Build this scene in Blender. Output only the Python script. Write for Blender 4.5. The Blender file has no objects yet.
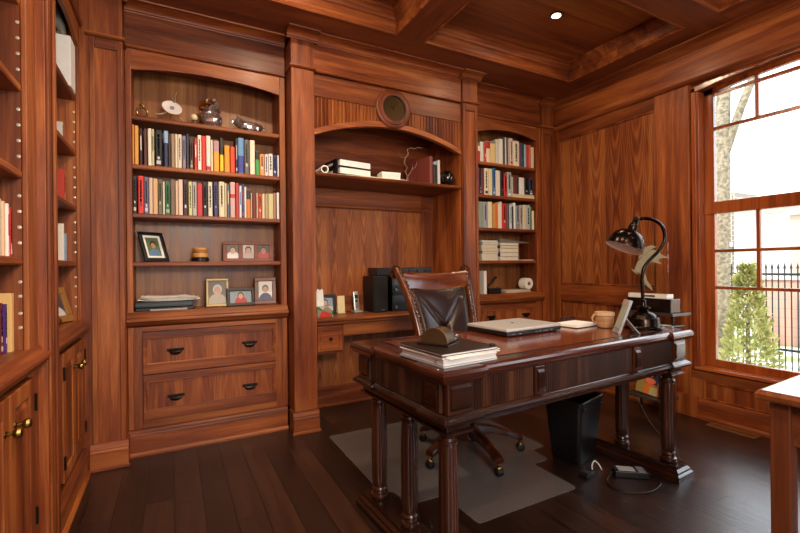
import bpy, bmesh, math, random
from mathutils import Vector, Matrix
random.seed(7)
SC = bpy.context.scene
COL = SC.collection
PI = math.pi
ROOTS = {}          # object -> inverse matrix of its thing

# ------------------------------------------------------------------ mesh builder
class MB:
    def __init__(s):
        s.v = []; s.f = []; s.sm = []
    def add(s, vs, fs, smooth=False):
        b = len(s.v)
        s.v.extend([tuple(p) for p in vs])
        for f in fs:
            s.f.append([b + i for i in f]); s.sm.append(smooth)
        return s
    def box(s, x0, y0, z0, x1, y1, z1):
        x0, x1 = min(x0, x1), max(x0, x1); y0, y1 = min(y0, y1), max(y0, y1); z0, z1 = min(z0, z1), max(z0, z1)
        v = [(x0,y0,z0),(x1,y0,z0),(x1,y1,z0),(x0,y1,z0),(x0,y0,z1),(x1,y0,z1),(x1,y1,z1),(x0,y1,z1)]
        return s.add(v, [(0,3,2,1),(4,5,6,7),(0,1,5,4),(1,2,6,5),(2,3,7,6),(3,0,4,7)])
    def prism(s, pts, axis, a, b, smooth=False):
        """closed 2D polygon swept along an axis. X: pts=(y,z); Y: pts=(x,z); Z: pts=(x,y)"""
        def P(p, t):
            return {'X': (t, p[0], p[1]), 'Y': (p[0], t, p[1]), 'Z': (p[0], p[1], t)}[axis]
        n = len(pts)
        v = [P(p, a) for p in pts] + [P(p, b) for p in pts]
        s.add(v, [(i, (i+1) % n, n+(i+1) % n, n+i) for i in range(n)], smooth)
        return s.add(v, [tuple(range(n-1, -1, -1)), tuple(range(n, 2*n))])
    def grid(s, rows, smooth=True, close=False):
        n = len(rows[0]); v = [p for r in rows for p in r]; f = []
        for i in range(len(rows)-1):
            for j in range(n if close else n-1):
                k = (j+1) % n
                f.append((i*n+j, i*n+k, (i+1)*n+k, (i+1)*n+j))
        return s.add(v, f, smooth)
    def lathe(s, prof, c=(0,0,0), seg=24, mod=None, M=None, smooth=True):
        """prof: list of (r, z) from bottom to top, closed with caps"""
        rows = []
        for r, z in prof:
            row = []
            for k in range(seg):
                a = 2*PI*k/seg
                rr = r*(mod(a, z) if mod else 1)
                p = Vector((rr*math.cos(a), rr*math.sin(a), z))
                if M is not None: p = M @ p
                row.append((p[0]+c[0], p[1]+c[1], p[2]+c[2]))
            rows.append(row)
        s.grid(rows, smooth, True)
        s.add(rows[0], [tuple(range(seg-1, -1, -1))]); s.add(rows[-1], [tuple(range(seg))])
        return s
    def tube(s, path, r, seg=8, cap=True, sx=1.0):
        P = [Vector(p) for p in path]; n = len(P)
        R = r if isinstance(r, (list, tuple)) else [r]*n
        rows = []; up = None
        for i in range(n):
            t = (P[min(i+1, n-1)] - P[max(i-1, 0)])
            t = t.normalized() if t.length > 1e-9 else Vector((0,0,1))
            if up is None:
                up = Vector((0,0,1)) if abs(t.z) < .9 else Vector((0,1,0))
            up = (up - t*up.dot(t))
            up = up.normalized() if up.length > 1e-6 else t.orthogonal().normalized()
            sd = t.cross(up)
            rows.append([tuple(P[i] + (up*math.cos(2*PI*k/seg) + sd*(sx*math.sin(2*PI*k/seg)))*R[i]) for k in range(seg)])
        s.grid(rows, True, True)
        if cap:
            s.add(rows[0], [tuple(range(seg-1, -1, -1))], True); s.add(rows[-1], [tuple(range(seg))], True)
        return s
    def ball(s, c, r, seg=14, rings=8, M=None):
        rx, ry, rz = r if isinstance(r, (list, tuple)) else (r, r, r)
        rows = []
        for i in range(rings+1):
            ph = -PI/2 + PI*i/rings
            row = []
            for k in range(seg):
                p = Vector((rx*max(math.cos(ph), 1e-4)*math.cos(2*PI*k/seg), ry*max(math.cos(ph), 1e-4)*math.sin(2*PI*k/seg), rz*math.sin(ph)))
                if M is not None: p = M @ p
                row.append(tuple(p + Vector(c)))
            rows.append(row)
        return s.grid(rows, True, True)
    def xf(s, M):
        s.v = [tuple(M @ Vector(p)) for p in s.v]; return s
    def build(s, name, mat, parent=None, world=True, bevel=0.0, kind=None, label=None):
        me = bpy.data.meshes.new(name)
        vs = s.v
        root = parent
        while root is not None and root.parent is not None: root = root.parent
        if root is not None and world:
            Mi = ROOTS[root.name]
            vs = [tuple(Mi @ Vector(p)) for p in vs]
        me.from_pydata(vs, [], s.f)
        bm = bmesh.new(); bm.from_mesh(me)
        bmesh.ops.recalc_face_normals(bm, faces=bm.faces)
        bm.to_mesh(me); bm.free()
        for p, q in zip(me.polygons, s.sm): p.use_smooth = q
        if any(s.sm): me.set_sharp_from_angle(angle=math.radians(38))
        me.materials.append(mat)
        o = bpy.data.objects.new(name, me); COL.objects.link(o)
        if parent is not None: o.parent = parent
        if bevel:
            b = o.modifiers.new('edge', 'BEVEL'); b.width = bevel; b.segments = 2; b.limit_method = 'ANGLE'; b.angle_limit = math.radians(50)
        if kind: o['kind'] = kind
        if label: o['label'] = label
        return o

def thing(name, label, cat, loc=(0,0,0), rz=0.0, group=None):
    o = bpy.data.objects.new(name, None); COL.objects.link(o)
    o.empty_display_size = .05
    o.location = loc; o.rotation_euler = (0,0,rz)
    o['label'] = label; o['category'] = cat
    if group: o['group'] = group
    ROOTS[o.name] = (Matrix.Translation(Vector(loc)) @ Matrix.Rotation(rz, 4, 'Z')).inverted()
    return o

def tag(o, label, cat, group=None):
    o['label'] = label; o['category'] = cat
    if group: o['group'] = group
    ROOTS[o.name] = Matrix.Identity(4)
    return o

def struct(name, mb, mat, parent=None, bevel=0.0):
    o = mb.build(name, mat, parent, True, bevel)
    if parent is None:
        o['kind'] = 'structure'; ROOTS[o.name] = Matrix.Identity(4)
    return o

def copy_tree(o, parent=None):
    c = o.copy(); COL.objects.link(c); c.parent = parent
    for ch in list(o.children): copy_tree(ch, c)
    return c

# ------------------------------------------------------------------ materials
def srgb(h):
    return tuple(((int(h[i:i+2],16)/255)/12.92 if int(h[i:i+2],16)/255 <= .04045 else ((int(h[i:i+2],16)/255+.055)/1.055)**2.4) for i in (0,2,4)) + (1,)
MC = {}
def flat(h, rough=.6, metal=0.0, coat=0.0, spec=.5, name=None):
    k = (h, rough, metal, coat, spec)
    if k in MC: return MC[k]
    m = bpy.data.materials.new(name or 'paint_'+h); m.use_nodes = True
    b = m.node_tree.nodes['Principled BSDF']
    c = srgb(h)
    b.inputs['Base Color'].default_value = c
    b.inputs['Roughness'].default_value = rough
    b.inputs['Metallic'].default_value = metal
    b.inputs['Coat Weight'].default_value = coat
    b.inputs['Specular IOR Level'].default_value = spec
    # a little mottling so that no surface is dead flat
    nt = m.node_tree; t = nt.nodes.new('ShaderNodeTexCoord'); n = nt.nodes.new('ShaderNodeTexNoise')
    n.inputs['Scale'].default_value = 35; n.inputs['Detail'].default_value = 3
    mx = nt.nodes.new('ShaderNodeMix'); mx.data_type = 'RGBA'
    nt.links.new(t.outputs['Object'], n.inputs['Vector'])
    nt.links.new(n.outputs['Fac'], mx.inputs['Factor'])
    mx.inputs['A'].default_value = tuple(x*.88 for x in c[:3])+(1,)
    mx.inputs['B'].default_value = tuple(min(1, x*1.1) for x in c[:3])+(1,)
    nt.links.new(mx.outputs['Result'], b.inputs['Base Color'])
    MC[k] = m
    return m

class NT:
    def __init__(s, name):
        s.m = bpy.data.materials.new(name); s.m.use_nodes = True
        s.t = s.m.node_tree; s.b = s.t.nodes['Principled BSDF']
    def n(s, typ, **kw):
        o = s.t.nodes.new(typ)
        for k, v in kw.items():
            if k in o.inputs: o.inputs[k].default_value = v
            else: setattr(o, k, v)
        return o
    def l(s, a, b): s.t.links.new(a, b)
    def math(s, op, a, b=None, c=None):
        o = s.t.nodes.new('ShaderNodeMath'); o.operation = op
        for i, x in enumerate((a, b, c)):
            if x is None: continue
            if isinstance(x, (int, float)): o.inputs[i].default_value = x
            else: s.l(x, o.inputs[i])
        return o.outputs[0]

def wood(name, axis, dark, mid, light, rough=.46, across=12.0, along=.9, leaf=None, vary=.20, coat=.06, knot=1.0):
    """procedural wood. axis: the grain's direction. leaf: (lateral axis, leaf width, match height, ring spacing, weight)"""
    T = NT(name)
    tc = T.n('ShaderNodeTexCoord'); oi = T.n('ShaderNodeObjectInfo')
    off = T.n('ShaderNodeVectorMath', operation='SCALE'); off.inputs[0].default_value = (13.7, 7.1, 9.3); T.l(oi.outputs['Random'], off.inputs['Scale'])
    add = T.n('ShaderNodeVectorMath', operation='ADD'); T.l(tc.outputs['Object'], add.inputs[0]); T.l(off.outputs[0], add.inputs[1])
    def mapped(ac, al):
        mp = T.n('ShaderNodeMapping')
        mp.inputs['Scale'].default_value = tuple(al if a == axis else ac for a in 'XYZ')
        T.l(add.outputs[0], mp.inputs['Vector'])
        return mp.outputs[0]
    n1 = T.n('ShaderNodeTexNoise', Scale=1.0, Detail=5.0, Roughness=.6, Distortion=.7*knot); T.l(mapped(across, along), n1.inputs['Vector'])
    n2 = T.n('ShaderNodeTexNoise', Scale=1.0, Detail=3.0, Roughness=.7); T.l(mapped(across*9, along*5), n2.inputs['Vector'])
    n3 = T.n('ShaderNodeTexNoise', Scale=1.0, Detail=2.0); T.l(mapped(across*.22, along*.8), n3.inputs['Vector'])
    f = T.math('MULTIPLY_ADD', n1.outputs['Fac'], .56, T.math('MULTIPLY_ADD', n2.outputs['Fac'], .20, T.math('MULTIPLY', n3.outputs['Fac'], .30)))
    if leaf:
        lat, w, zm, ring, wt = leaf
        sp = T.n('ShaderNodeSeparateXYZ'); T.l(tc.outputs['Object'], sp.inputs[0])
        L = sp.outputs[lat]; Z = sp.outputs['XYZ'.index(axis)]
        q = T.math('DIVIDE', L, w)
        fr = T.math('SUBTRACT', T.math('FRACT', q), .5)
        lid = T.math('FLOOR', q)
        zz = T.math('ABSOLUTE', T.math('SUBTRACT', Z, zm))
        nd = T.n('ShaderNodeTexNoise', Scale=1.0, Detail=3.0)
        mp = T.n('ShaderNodeMapping'); mp.inputs['Scale'].default_value = tuple(1.6 if a == axis else 5.0 for a in 'XYZ'); T.l(tc.outputs['Object'], mp.inputs['Vector']); T.l(mp.outputs[0], nd.inputs['Vector'])
        F = T.math('SUBTRACT', zz, T.math('MULTIPLY', T.math('MULTIPLY', fr, fr), 3.6))
        F = T.math('ADD', F, T.math('MULTIPLY', nd.outputs['Fac'], .30))
        rg = T.math('MULTIPLY_ADD', T.math('SINE', T.math('MULTIPLY', F, 2*PI/ring)), .5, .5)
        rg = T.math('POWER', rg, 1.6)
        wn = T.n('ShaderNodeTexWhiteNoise', noise_dimensions='1D'); T.l(lid, wn.inputs['W'])
        f = T.math('ADD', T.math('MULTIPLY', f, 1-wt*.6), T.math('MULTIPLY', T.math('SUBTRACT', rg, .35), wt*.5))
        f = T.math('ADD', f, T.math('MULTIPLY_ADD', wn.outputs['Value'], .12, wt*.12))
    r = T.n('ShaderNodeValToRGB'); T.l(f, r.inputs['Fac'])
    e = r.color_ramp.elements
    e[0].position = .38; e[0].color = srgb(dark); e[1].position = .68; e[1].color = srgb(light)
    k = e.new(.52); k.color = srgb(mid)
    hv = T.n('ShaderNodeHueSaturation'); T.l(r.outputs['Color'], hv.inputs['Color'])
    T.l(T.math('MULTIPLY_ADD', oi.outputs['Random'], vary*2, 1-vary), hv.inputs['Value'])
    T.l(hv.outputs[0], T.b.inputs['Base Color'])
    T.l(T.math('MULTIPLY_ADD', n1.outputs['Fac'], .2, rough-.1), T.b.inputs['Roughness'])
    T.b.inputs['Specular IOR Level'].default_value = .38; T.b.inputs['Coat Weight'].default_value = coat; T.b.inputs['Coat Roughness'].default_value = .22
    bp = T.n('ShaderNodeBump', Strength=.06, Distance=.01); T.l(n2.outputs['Fac'], bp.inputs['Height']); T.l(bp.outputs[0], T.b.inputs['Normal'])
    return T.m

WD = ('46190A', '7C3C18', 'AE6630')
WX = wood('walnut_x', 'X', *WD); WY = wood('walnut_y', 'Y', *WD); WZ = wood('walnut_z', 'Z', *WD)
PANEL = wood('walnut_panel', 'Z', '5A260E', '8C4A20', 'B06C34', leaf=(0, .135, 1.25, .2, .2), vary=.08)
BACKP = wood('walnut_back_panel', 'Z', '5A3016', '845028', 'A4723E', across=18, vary=.06, coat=.1, rough=.4)
FLAME = wood('walnut_flame_panel', 'Z', '481A0A', '7C3C18', 'A86430', leaf=(1, .196, 1.66, .21, .22), vary=.03)
DRAWP = wood('walnut_drawer_panel', 'Z', '4A1C0A', '803E18', 'AE6630', leaf=(0, .2, .6, .24, .10), vary=.05)
CEILW = wood('walnut_ceiling', 'X', '481A0A', '7A3C18', 'A4642E', across=9, along=.5, vary=.05)
DKX = wood('mahogany_x', 'X', '120805', '22100A', '3C2013', rough=.22, coat=.6, vary=.08)
DKY = wood('mahogany_y', 'Y', '120805', '22100A', '3C2013', rough=.22, coat=.6, vary=.08)
DKZ = wood('mahogany_z', 'Z', '180B06', '30180E', '522C18', rough=.25, coat=.6, vary=.08)
DTOP = wood('mahogany_top', 'X', '200B06', '39170C', '522514', rough=.14, coat=.8, across=10, vary=.02)
CHW = wood('chair_wood', 'Z', '220C05', '45200D', '6C3618', rough=.2, coat=.7, vary=.05)

def floor_mat():
    T = NT('dark_plank_floor')
    tc = T.n('ShaderNodeTexCoord'); sp = T.n('ShaderNodeSeparateXYZ'); T.l(tc.outputs['Object'], sp.inputs[0])
    PW, PLN = .127, 1.35
    qx = T.math('DIVIDE', sp.outputs[0], PW); ix = T.math('FLOOR', qx); fx = T.math('FRACT', qx)
    w1 = T.n('ShaderNodeTexWhiteNoise', noise_dimensions='1D'); T.l(ix, w1.inputs['W'])
    qy = T.math('ADD', T.math('DIVIDE', sp.outputs[1], PLN), T.math('MULTIPLY', w1.outputs['Value'], 7.3)); iy = T.math('FLOOR', qy); fy = T.math('FRACT', qy)
    cb = T.n('ShaderNodeCombineXYZ'); T.l(ix, cb.inputs[0]); T.l(iy, cb.inputs[1])
    w2 = T.n('ShaderNodeTexWhiteNoise', noise_dimensions='3D'); T.l(cb.outputs[0], w2.inputs['Vector'])
    mp = T.n('ShaderNodeMapping'); mp.inputs['Scale'].default_value = (22, 1.6, 1)
    ad = T.n('ShaderNodeVectorMath', operation='ADD'); T.l(tc.outputs['Object'], ad.inputs[0]); T.l(w2.outputs['Color'], ad.inputs[1]); T.l(ad.outputs[0], mp.inputs['Vector'])
    ns = T.n('ShaderNodeTexNoise', Scale=1.0, Detail=6.0, Roughness=.65); T.l(mp.outputs[0], ns.inputs['Vector'])
    f = T.math('ADD', T.math('MULTIPLY', ns.outputs['Fac'], .6), T.math('MULTIPLY', w2.outputs['Value'], .34))
    r = T.n('ShaderNodeValToRGB'); T.l(f, r.inputs['Fac']); e = r.color_ramp.elements
    e[0].position = .2; e[0].color = srgb('170D0A'); e[1].position = .85; e[1].color = srgb('50321F'); k = e.new(.52); k.color = srgb('2C1A13')
    gx = T.math('LESS_THAN', T.math('ABSOLUTE', T.math('SUBTRACT', fx, .5)), .482)
    gy = T.math('LESS_THAN', T.math('ABSOLUTE', T.math('SUBTRACT', fy, .5)), .4985)
    g = T.math('MULTIPLY', gx, gy)
    mx = T.n('ShaderNodeMix', data_type='RGBA'); T.l(g, mx.inputs['Factor']); mx.inputs['A'].default_value = srgb('080504'); T.l(r.outputs['Color'], mx.inputs['B'])
    T.l(mx.outputs['Result'], T.b.inputs['Base Color'])
    T.l(T.math('MULTIPLY_ADD', ns.outputs['Fac'], .20, .22), T.b.inputs['Roughness'])
    h = T.math('MULTIPLY_ADD', g, .6, T.math('MULTIPLY', ns.outputs['Fac'], .35))
    T.b.inputs['Coat Weight'].default_value = .3; T.b.inputs['Coat Roughness'].default_value = .28
    bp = T.n('ShaderNodeBump', Strength=.6, Distance=.008); T.l(h, bp.inputs['Height']); T.l(bp.outputs[0], T.b.inputs['Normal']); T.l(bp.outputs[0], T.b.inputs['Coat Normal'])
    return T.m
FLOOR = floor_mat()

def leather(name, h1, h2, rough=.3):
    T = NT(name); tc = T.n('ShaderNodeTexCoord')
    v = T.n('ShaderNodeTexVoronoi', Scale=260.0); T.l(tc.outputs['Object'], v.inputs['Vector'])
    n = T.n('ShaderNodeTexNoise', Scale=9.0, Detail=4.0); T.l(tc.outputs['Object'], n.inputs['Vector'])
    mx = T.n('ShaderNodeMix', data_type='RGBA'); T.l(n.outputs['Fac'], mx.inputs['Factor']); mx.inputs['A'].default_value = srgb(h1); mx.inputs['B'].default_value = srgb(h2)
    T.l(mx.outputs['Result'], T.b.inputs['Base Color']); T.b.inputs['Roughness'].default_value = rough
    bp = T.n('ShaderNodeBump', Strength=.05, Distance=.002); T.l(v.outputs['Distance'], bp.inputs['Height']); T.l(bp.outputs[0], T.b.inputs['Normal'])
    return T.m
LEATHER = leather('chair_leather', '140706', '2A110E', .30)

def glass(name, col=(1,1,1,1), rough=0.0, ior=1.45, thin=False):
    T = NT(name)
    if thin:   # window pane: clear with a faint reflection
        tr = T.n('ShaderNodeBsdfTransparent'); gl = T.n('ShaderNodeBsdfGlossy', Roughness=.02)
        lw = T.n('ShaderNodeLayerWeight', Blend=.2); mx = T.n('ShaderNodeMixShader')
        T.l(T.math('MULTIPLY', lw.outputs['Fresnel'], .6), mx.inputs[0]); T.l(tr.outputs[0], mx.inputs[1]); T.l(gl.outputs[0], mx.inputs[2])
        T.l(mx.outputs[0], T.t.nodes['Material Output'].inputs['Surface'])
    else:
        T.b.inputs['Base Color'].default_value = col; T.b.inputs['Transmission Weight'].default_value = 1.0
        T.b.inputs['Roughness'].default_value = rough; T.b.inputs['IOR'].default_value = ior
    return T.m
PANE = glass('window_pane', thin=True)
CRYSTAL = glass('crystal', (.9,.88,.86,1), .06, 1.5); _b = CRYSTAL.node_tree.nodes['Principled BSDF']; _b.inputs['Transmission Weight'].default_value = .9; _b.inputs['Metallic'].default_value = .55
def facet(mb, amt, seed=3):
    """cut-crystal look: jitter the points and shade flat"""
    R = random.Random(seed); mb.v = [(x+R.uniform(-amt, amt), y+R.uniform(-amt, amt), z+R.uniform(-amt, amt)*.7) for x, y, z in mb.v]; mb.sm = [False]*len(mb.sm); return mb
AMBERG = glass('amber_glass', (.85,.42,.08,1), .06, 1.45)
BRONZE = flat('2A2420', .35, .85, name='dark_bronze')
BRASS = flat('86703E', .34, 1.0, name='brass')
CHROME = flat('C8C8C8', .15, 1.0, name='chrome')
PIN = flat('D8CCB8', .3, .5, name='pin_sleeve')
STEEL = flat('8C8A86', .3, 1.0, name='steel')
BLACKP = flat('0A0A0A', .45, name='black_plastic')
BLACKM = flat('121212', .6, name='black_matte')
PAPER = flat('E8E4DA', .8, name='paper')
PAGES = flat('D8CDB4', .85, name='book_pages')
SILVER = flat('C0BEBA', .36, .2, name='silver_plastic')
LAMP_W = 24; EXPO = 0.6; WORLD = 3.2; FRONT = 130
# ------------------------------------------------------------------ the room
ZB, ZC = 2.785, 2.935          # beam underside, coffer panel
XL, XR, YB, YF = -.82, 3.5, 3.48, -1.9
struct('floor', MB().box(XL-.1, YF-.1, -.06, XR+.14, YB+.1, 0), FLOOR)
struct('wall_back', MB().box(XL-.1, YB, 0, XR+.14, YB+.1, 3.05), WZ)
struct('wall_left', MB().box(XL-.1, YF, 0, XL, YB, 3.05), WZ)
FW = (-.5, 1.5, .45, 2.45)      # unseen opening added behind the viewer for soft frontal daylight: x0, x1, z0, z1
struct('wall_front', MB().box(XL-.1, YF-.1, 0, FW[0], YF, 3.05).box(FW[1], YF-.1, 0, XR+.14, YF, 3.05).box(FW[0], YF-.1, 0, FW[1], YF, FW[2]).box(FW[0], YF-.1, FW[3], FW[1], YF, 3.05), WZ)
struct('ceiling', MB().box(XL-.1, YF-.1, ZC, XR+.14, YB+.1, 3.05), CEILW)

# window openings in the right wall: (y0, y1), sill z, top z
WIN = [(.57, 1.80), (-1.25, -.02)]
WS, WT = .375, 2.50
def arch_z(y, yc, half, zs, rise):
    t = max(-1, min(1, (y-yc)/half)); return zs + rise*(1-t*t)
ARCH_S, ARCH_R = 2.44, .05
mb = MB()
ys = [YF, WIN[1][0], WIN[1][1], WIN[0][0], WIN[0][1], YB]
X0, X1 = XR, XR+.14
for i in range(5):
    a, b = ys[i], ys[i+1]
    if i in (1, 3):
        mb.box(X0, a, 0, X1, b, WS)
        N = 16; yc, hf = (a+b)/2, (b-a)/2
        pts = [(a, 3.05)] + [(a+(b-a)*k/N, arch_z(a+(b-a)*k/N, yc, hf, ARCH_S, ARCH_R)) for k in range(N+1)] + [(b, 3.05)]
        mb.prism(pts, 'X', X0, X1)
    else:
        mb.box(X0, a, 0, X1, b, 3.05)
wr = struct('wall_right', mb, WZ)

# window joinery -----------------------------------------------------------
WINW = wood('window_wood', 'Z', '5A240C', '8A4018', 'A85A26', rough=.18, coat=.7, vary=.04)
def window(n, y0, y1):
    root = None
    mb = MB()    # jamb lining inside the opening
    xa, xb = XR-.012, XR+.135
    mb.box(xa, y0-.001+.002, WS, xb, y0+.02, ARCH_S-.004); mb.box(xa, y1-.02, WS, xb, y1-.001, ARCH_S-.004)
    root = struct('window_%d' % n, mb, WINW, bevel=.002)
    yc, hf = (y0+y1)/2, (y1-y0)/2
    def az(y): return arch_z(y, yc, hf, ARCH_S, ARCH_R)
    # casing around the opening on the room side
    c = MB(); c.box(XR-.022, y1-.004, WS-.02, XR-.001, y1+.026, ARCH_S+.03); c.box(XR-.022, y0-.026, WS-.02, XR-.001, y0+.004, ARCH_S+.03)
    N = 16; up = [(y0-.026+(y1-y0+.052)*k/N) for k in range(N+1)]
    c.prism([(y, az(y)-.004) for y in up] + [(y, az(y)+.03) for y in reversed(up)], 'X', XR-.022, XR-.001)
    c.build('casing', WINW, root, bevel=.003)
    s = MB().prism([(XR-.06, WS-.012), (XR-.055, WS+.006), (XR+.12, WS+.012), (XR+.12, WS-.012)], 'Y', y0+.001, y1-.001)
    s.build('sill', wood('sill_wood_%d' % n, 'Y', '5A240C', '8A4018', 'A85A26', rough=.2, coat=.6), root)
    # sashes: lower and upper
    gx0, gx1 = XR+.065, XR+.10
    a, b = y0+.02, y1-.02
    st = .065
    def rect(y, z, yy, zz): return MB().box(gx0, y, z, gx1, yy, zz)
    sash = MB()
    sash.box(gx0, a, WS+.008, gx1, a+st, 2.46).box(gx0, b-st, WS+.008, gx1, b, 2.46)
    sash.box(gx0, a+st, WS+.008, gx1, b-st, WS+.06)
    sash.box(gx0-.012, a+.001, 1.515, gx1+.01, b-.001, 1.605)
    N = 16; yy = [a+(b-a)*k/N for k in range(N+1)]
    sash.prism([(y, az(y)-.035) for y in yy] + [(y, az(y)+.002) for y in reversed(yy)], 'X', gx0, gx1)
    sash.build('sash', WINW, root, bevel=.003)
    g0, g1 = a+st, b-st
    mw = .011
    step = (g1-g0)/4
    mx0, mx1 = gx0+.004, gx1-.004
    for k in (1, 2, 3):
        y = g0+step*k
        MB().box(mx0, y-mw, .968, mx1, y+mw, 1.516).build('muntin', WINW, root, bevel=.002)
        MB().box(mx0, y-mw, 2.15, mx1, y+mw, az(y)-.03).build('muntin', WINW, root, bevel=.002)
    for z in (.968, 1.24, 2.15, 2.405):
        MB().box(mx0-.001, g0, z-mw, mx1+.001, g1, z+mw).build('muntin', WINW, root, bevel=.002)
    MB().box(XR+.082, g0, WS+.05, XR+.086, g1, 1.53).build('pane', PANE, root)
    MB().box(XR+.0821, g0, 1.60, XR+.0861, g1, 2.46).build('pane', PANE, root)
    return root
window(1, *WIN[0]); window(2, *WIN[1])
mb = MB().box(FW[0]+.001, YF-.07, FW[2]+.001, FW[0]+.06, YF-.03, FW[3]-.001).box(FW[1]-.06, YF-.07, FW[2]+.001, FW[1]-.001, YF-.03, FW[3]-.001).box(FW[0]+.06, YF-.07, FW[2]+.001, FW[1]-.06, YF-.03, FW[2]+.06).box(FW[0]+.06, YF-.07, FW[3]-.06, FW[1]-.06, YF-.03, FW[3]-.001)
for k in (1, 2, 3):
    xx = FW[0]+(FW[1]-FW[0])*k/4; mb.box(xx-.03, YF-.065, FW[2]+.06, xx+.03, YF-.035, FW[3]-.06)
w3 = struct('window_3', mb, WINW)  # added window out of view, lets daylight in from the front
MB().box(FW[0]+.06, YF-.052, FW[2]+.06, FW[1]-.06, YF-.048, FW[3]-.06).build('pane', PANE, w3)

# right wall panelling (parts of the wall) -----------------------------------
def panel_x(xf, y0, y1, z0, z1, mat, parent, d=.018, name='panel'):
    """recessed panel with a moulded lip on a wall facing -x; xf = stile face"""
    MB().box(xf+d, y0, z0, xf+d+.006, y1, z1).build(name, mat, parent)
    l = MB()
    for (a, b, c, e) in ((y0, z0, y1, z0+.018), (y0, z1-.018, y1, z1), (y0, z0+.018, y0+.018, z1-.018), (y1-.018, z0+.018, y1, z1-.018)):
        l.box(xf+.004, a, b, xf+d, c, e)
    l.build('panel_moulding', mat if False else WZ, parent, bevel=.006)
XF = XR-.045                    # face of stiles and rails
def wbox(y0, z0, y1, z1, mat, name='rail', xf=XF): return MB().box(xf, y0, z0, XR-.001, y1, z1).build(name, mat, wr, bevel=.003)
wbox(1.832, .15, 2.09, 2.52, WZ, 'stile'); wbox(3.06, .15, 3.3, 2.52, WZ, 'stile')
wbox(2.09, 2.40, 3.06, 2.52, WY); wbox(2.09, .80, 3.06, .955, WY); wbox(2.09, .15, 3.06, .24, WY)
panel_x(XF, 2.09, 3.06, .955, 2.40, FLAME, wr)
panel_x(XF, 2.09, 3.06, .24, .80, FLAME, wr)
# under the windows and toward the front
wbox(-1.3, .29, 1.832, .352, WY); wbox(-1.3, .12, 1.832, .145, WY)
for (a, b) in ((1.75, 1.832), (.5, .62), (-.05, .5-.0)):
    wbox(a, .145, b, .29, WZ, 'stile')
panel_x(XF, .62, 1.75, .145, .29, WZ, wr, d=.014)
panel_x(XF, -1.3, -.05, .145, .29, WZ, wr, d=.014)
wbox(-.01, .352, .545, 2.52, WZ, 'stile', XR-.03)
wbox(YF+.001, .12, -1.3, 2.52, WZ, 'stile', XR-.03)
# header board above the windows, frieze and crown
def baseprof(f, out=1):     # (distance, z) profile for a baseboard
    return [(0, 0), (.028, 0), (.028, .02), (.020, .030), (.016, .033), (.016, .105), (.010, .125), (.006, .14), (0, .15)]
b = MB().prism([(XF+.002-d if d else XR-.001, z) for d, z in baseprof(0)], 'Y', YF+.001, 3.0)
o = struct('baseboard_right', b, WY)
b = MB().box(XF-.028, 1.78, .0, XF-.0265+.03, 2.11, .16); b.build('plinth_block', WZ, o, bevel=.004)
FRX = XR-.06
struct('trim_1', MB().box(FRX, YF+.002, 2.535, XR-.001, 3.42, 2.735), WY)                       # frieze
struct('trim_2', MB().prism([(XR-.001, 2.50), (FRX-.004, 2.50), (FRX-.012, 2.508), (FRX-.02, 2.522), (FRX-.02, 2.53), (FRX-.008, 2.535), (XR-.001, 2.535)], 'Y', YF+.002, 3.42), WY)
def crown(f, sgn, zb=2.733):
    """crown section: (offset from the wall plane f in direction sgn, z)"""
    P = [(-.01, zb), (.008, zb), (.010, zb+.008), (.018, zb+.010)]
    for k in range(7):
        t = k/6; P.append((.018+.062*(1-math.cos(t*PI/2)), zb+.010+.034*math.sin(t*PI/2)))
    P += [(.086, zb+.044), (.09, zb+.0515), (-.01, zb+.0515)]
    return [(f+sgn*d, z) for d, z in P]
struct('trim_3', MB().prism(crown(FRX, -1), 'Y', YF+.002, 3.42), WY)

struct('trim_0', MB().box(3.412, 3.13, 0, 3.454, 3.46, 2.50), WZ)
# ceiling beams and coffers ---------------------------------------------------
BY = [(2.68, YB-.001), (1.49, 1.69), (.30, .50), (-.89, -.69), (YF+.001, -1.88+.2)]
BX = [(XL+.001, -.11), (1.42, 1.635), (3.165, XR-.001)]
BEAMX = wood('walnut_beam_x', 'X', '4E2210', '74381A', '92502A', vary=.05); BEAMY = wood('walnut_beam_y', 'Y', '4E2210', '74381A', '92502A', vary=.05)
n = 4
for (a, b) in BY:
    struct('trim_%d' % n, MB().box(XL+.002, a, ZB+.002, XR-.002, b, ZC-.001), BEAMX); n += 1
for (a, b) in BX:
    for (c, d) in zip(BY[:-1], BY[1:]):
        struct('trim_%d' % n, MB().box(a, d[1]+.001, ZB+.002, b, c[0]-.001, ZC-.001), BEAMY); n += 1
# moulding ring in each coffer
def ring(x0, x1, y0, y1):
    prof = [(0, ZB-.004), (.012, ZB-.004), (.020, ZB+.006), (.016, ZB+.020), (.010, ZB+.026), (.010, ZB+.085), (.022, ZB+.092), (.030, ZB+.104), (.052, ZB+.122), (.068, ZB+.130), (.070, ZC-.002), (0, ZC-.002)]
    rows = []
    for d, z in prof + prof[:1]:
        rows.append([(x0+d, y0+d, z), (x1-d, y0+d, z), (x1-d, y1-d, z), (x0+d, y1-d, z)])
    return MB().grid(rows, False, True)
cells = []
for (xa, xb) in zip(BX[:-1], BX[1:]):
    for (c, d) in zip(BY[:-1], BY[1:]):
        x0, x1, y0, y1 = xa[1], xb[0], d[1], c[0]
        cells.append((x0, x1, y0, y1))
        struct('trim_%d' % n, ring(x0+.0005, x1-.0005, y0+.0005, y1-.0005), WX); n += 1

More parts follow.
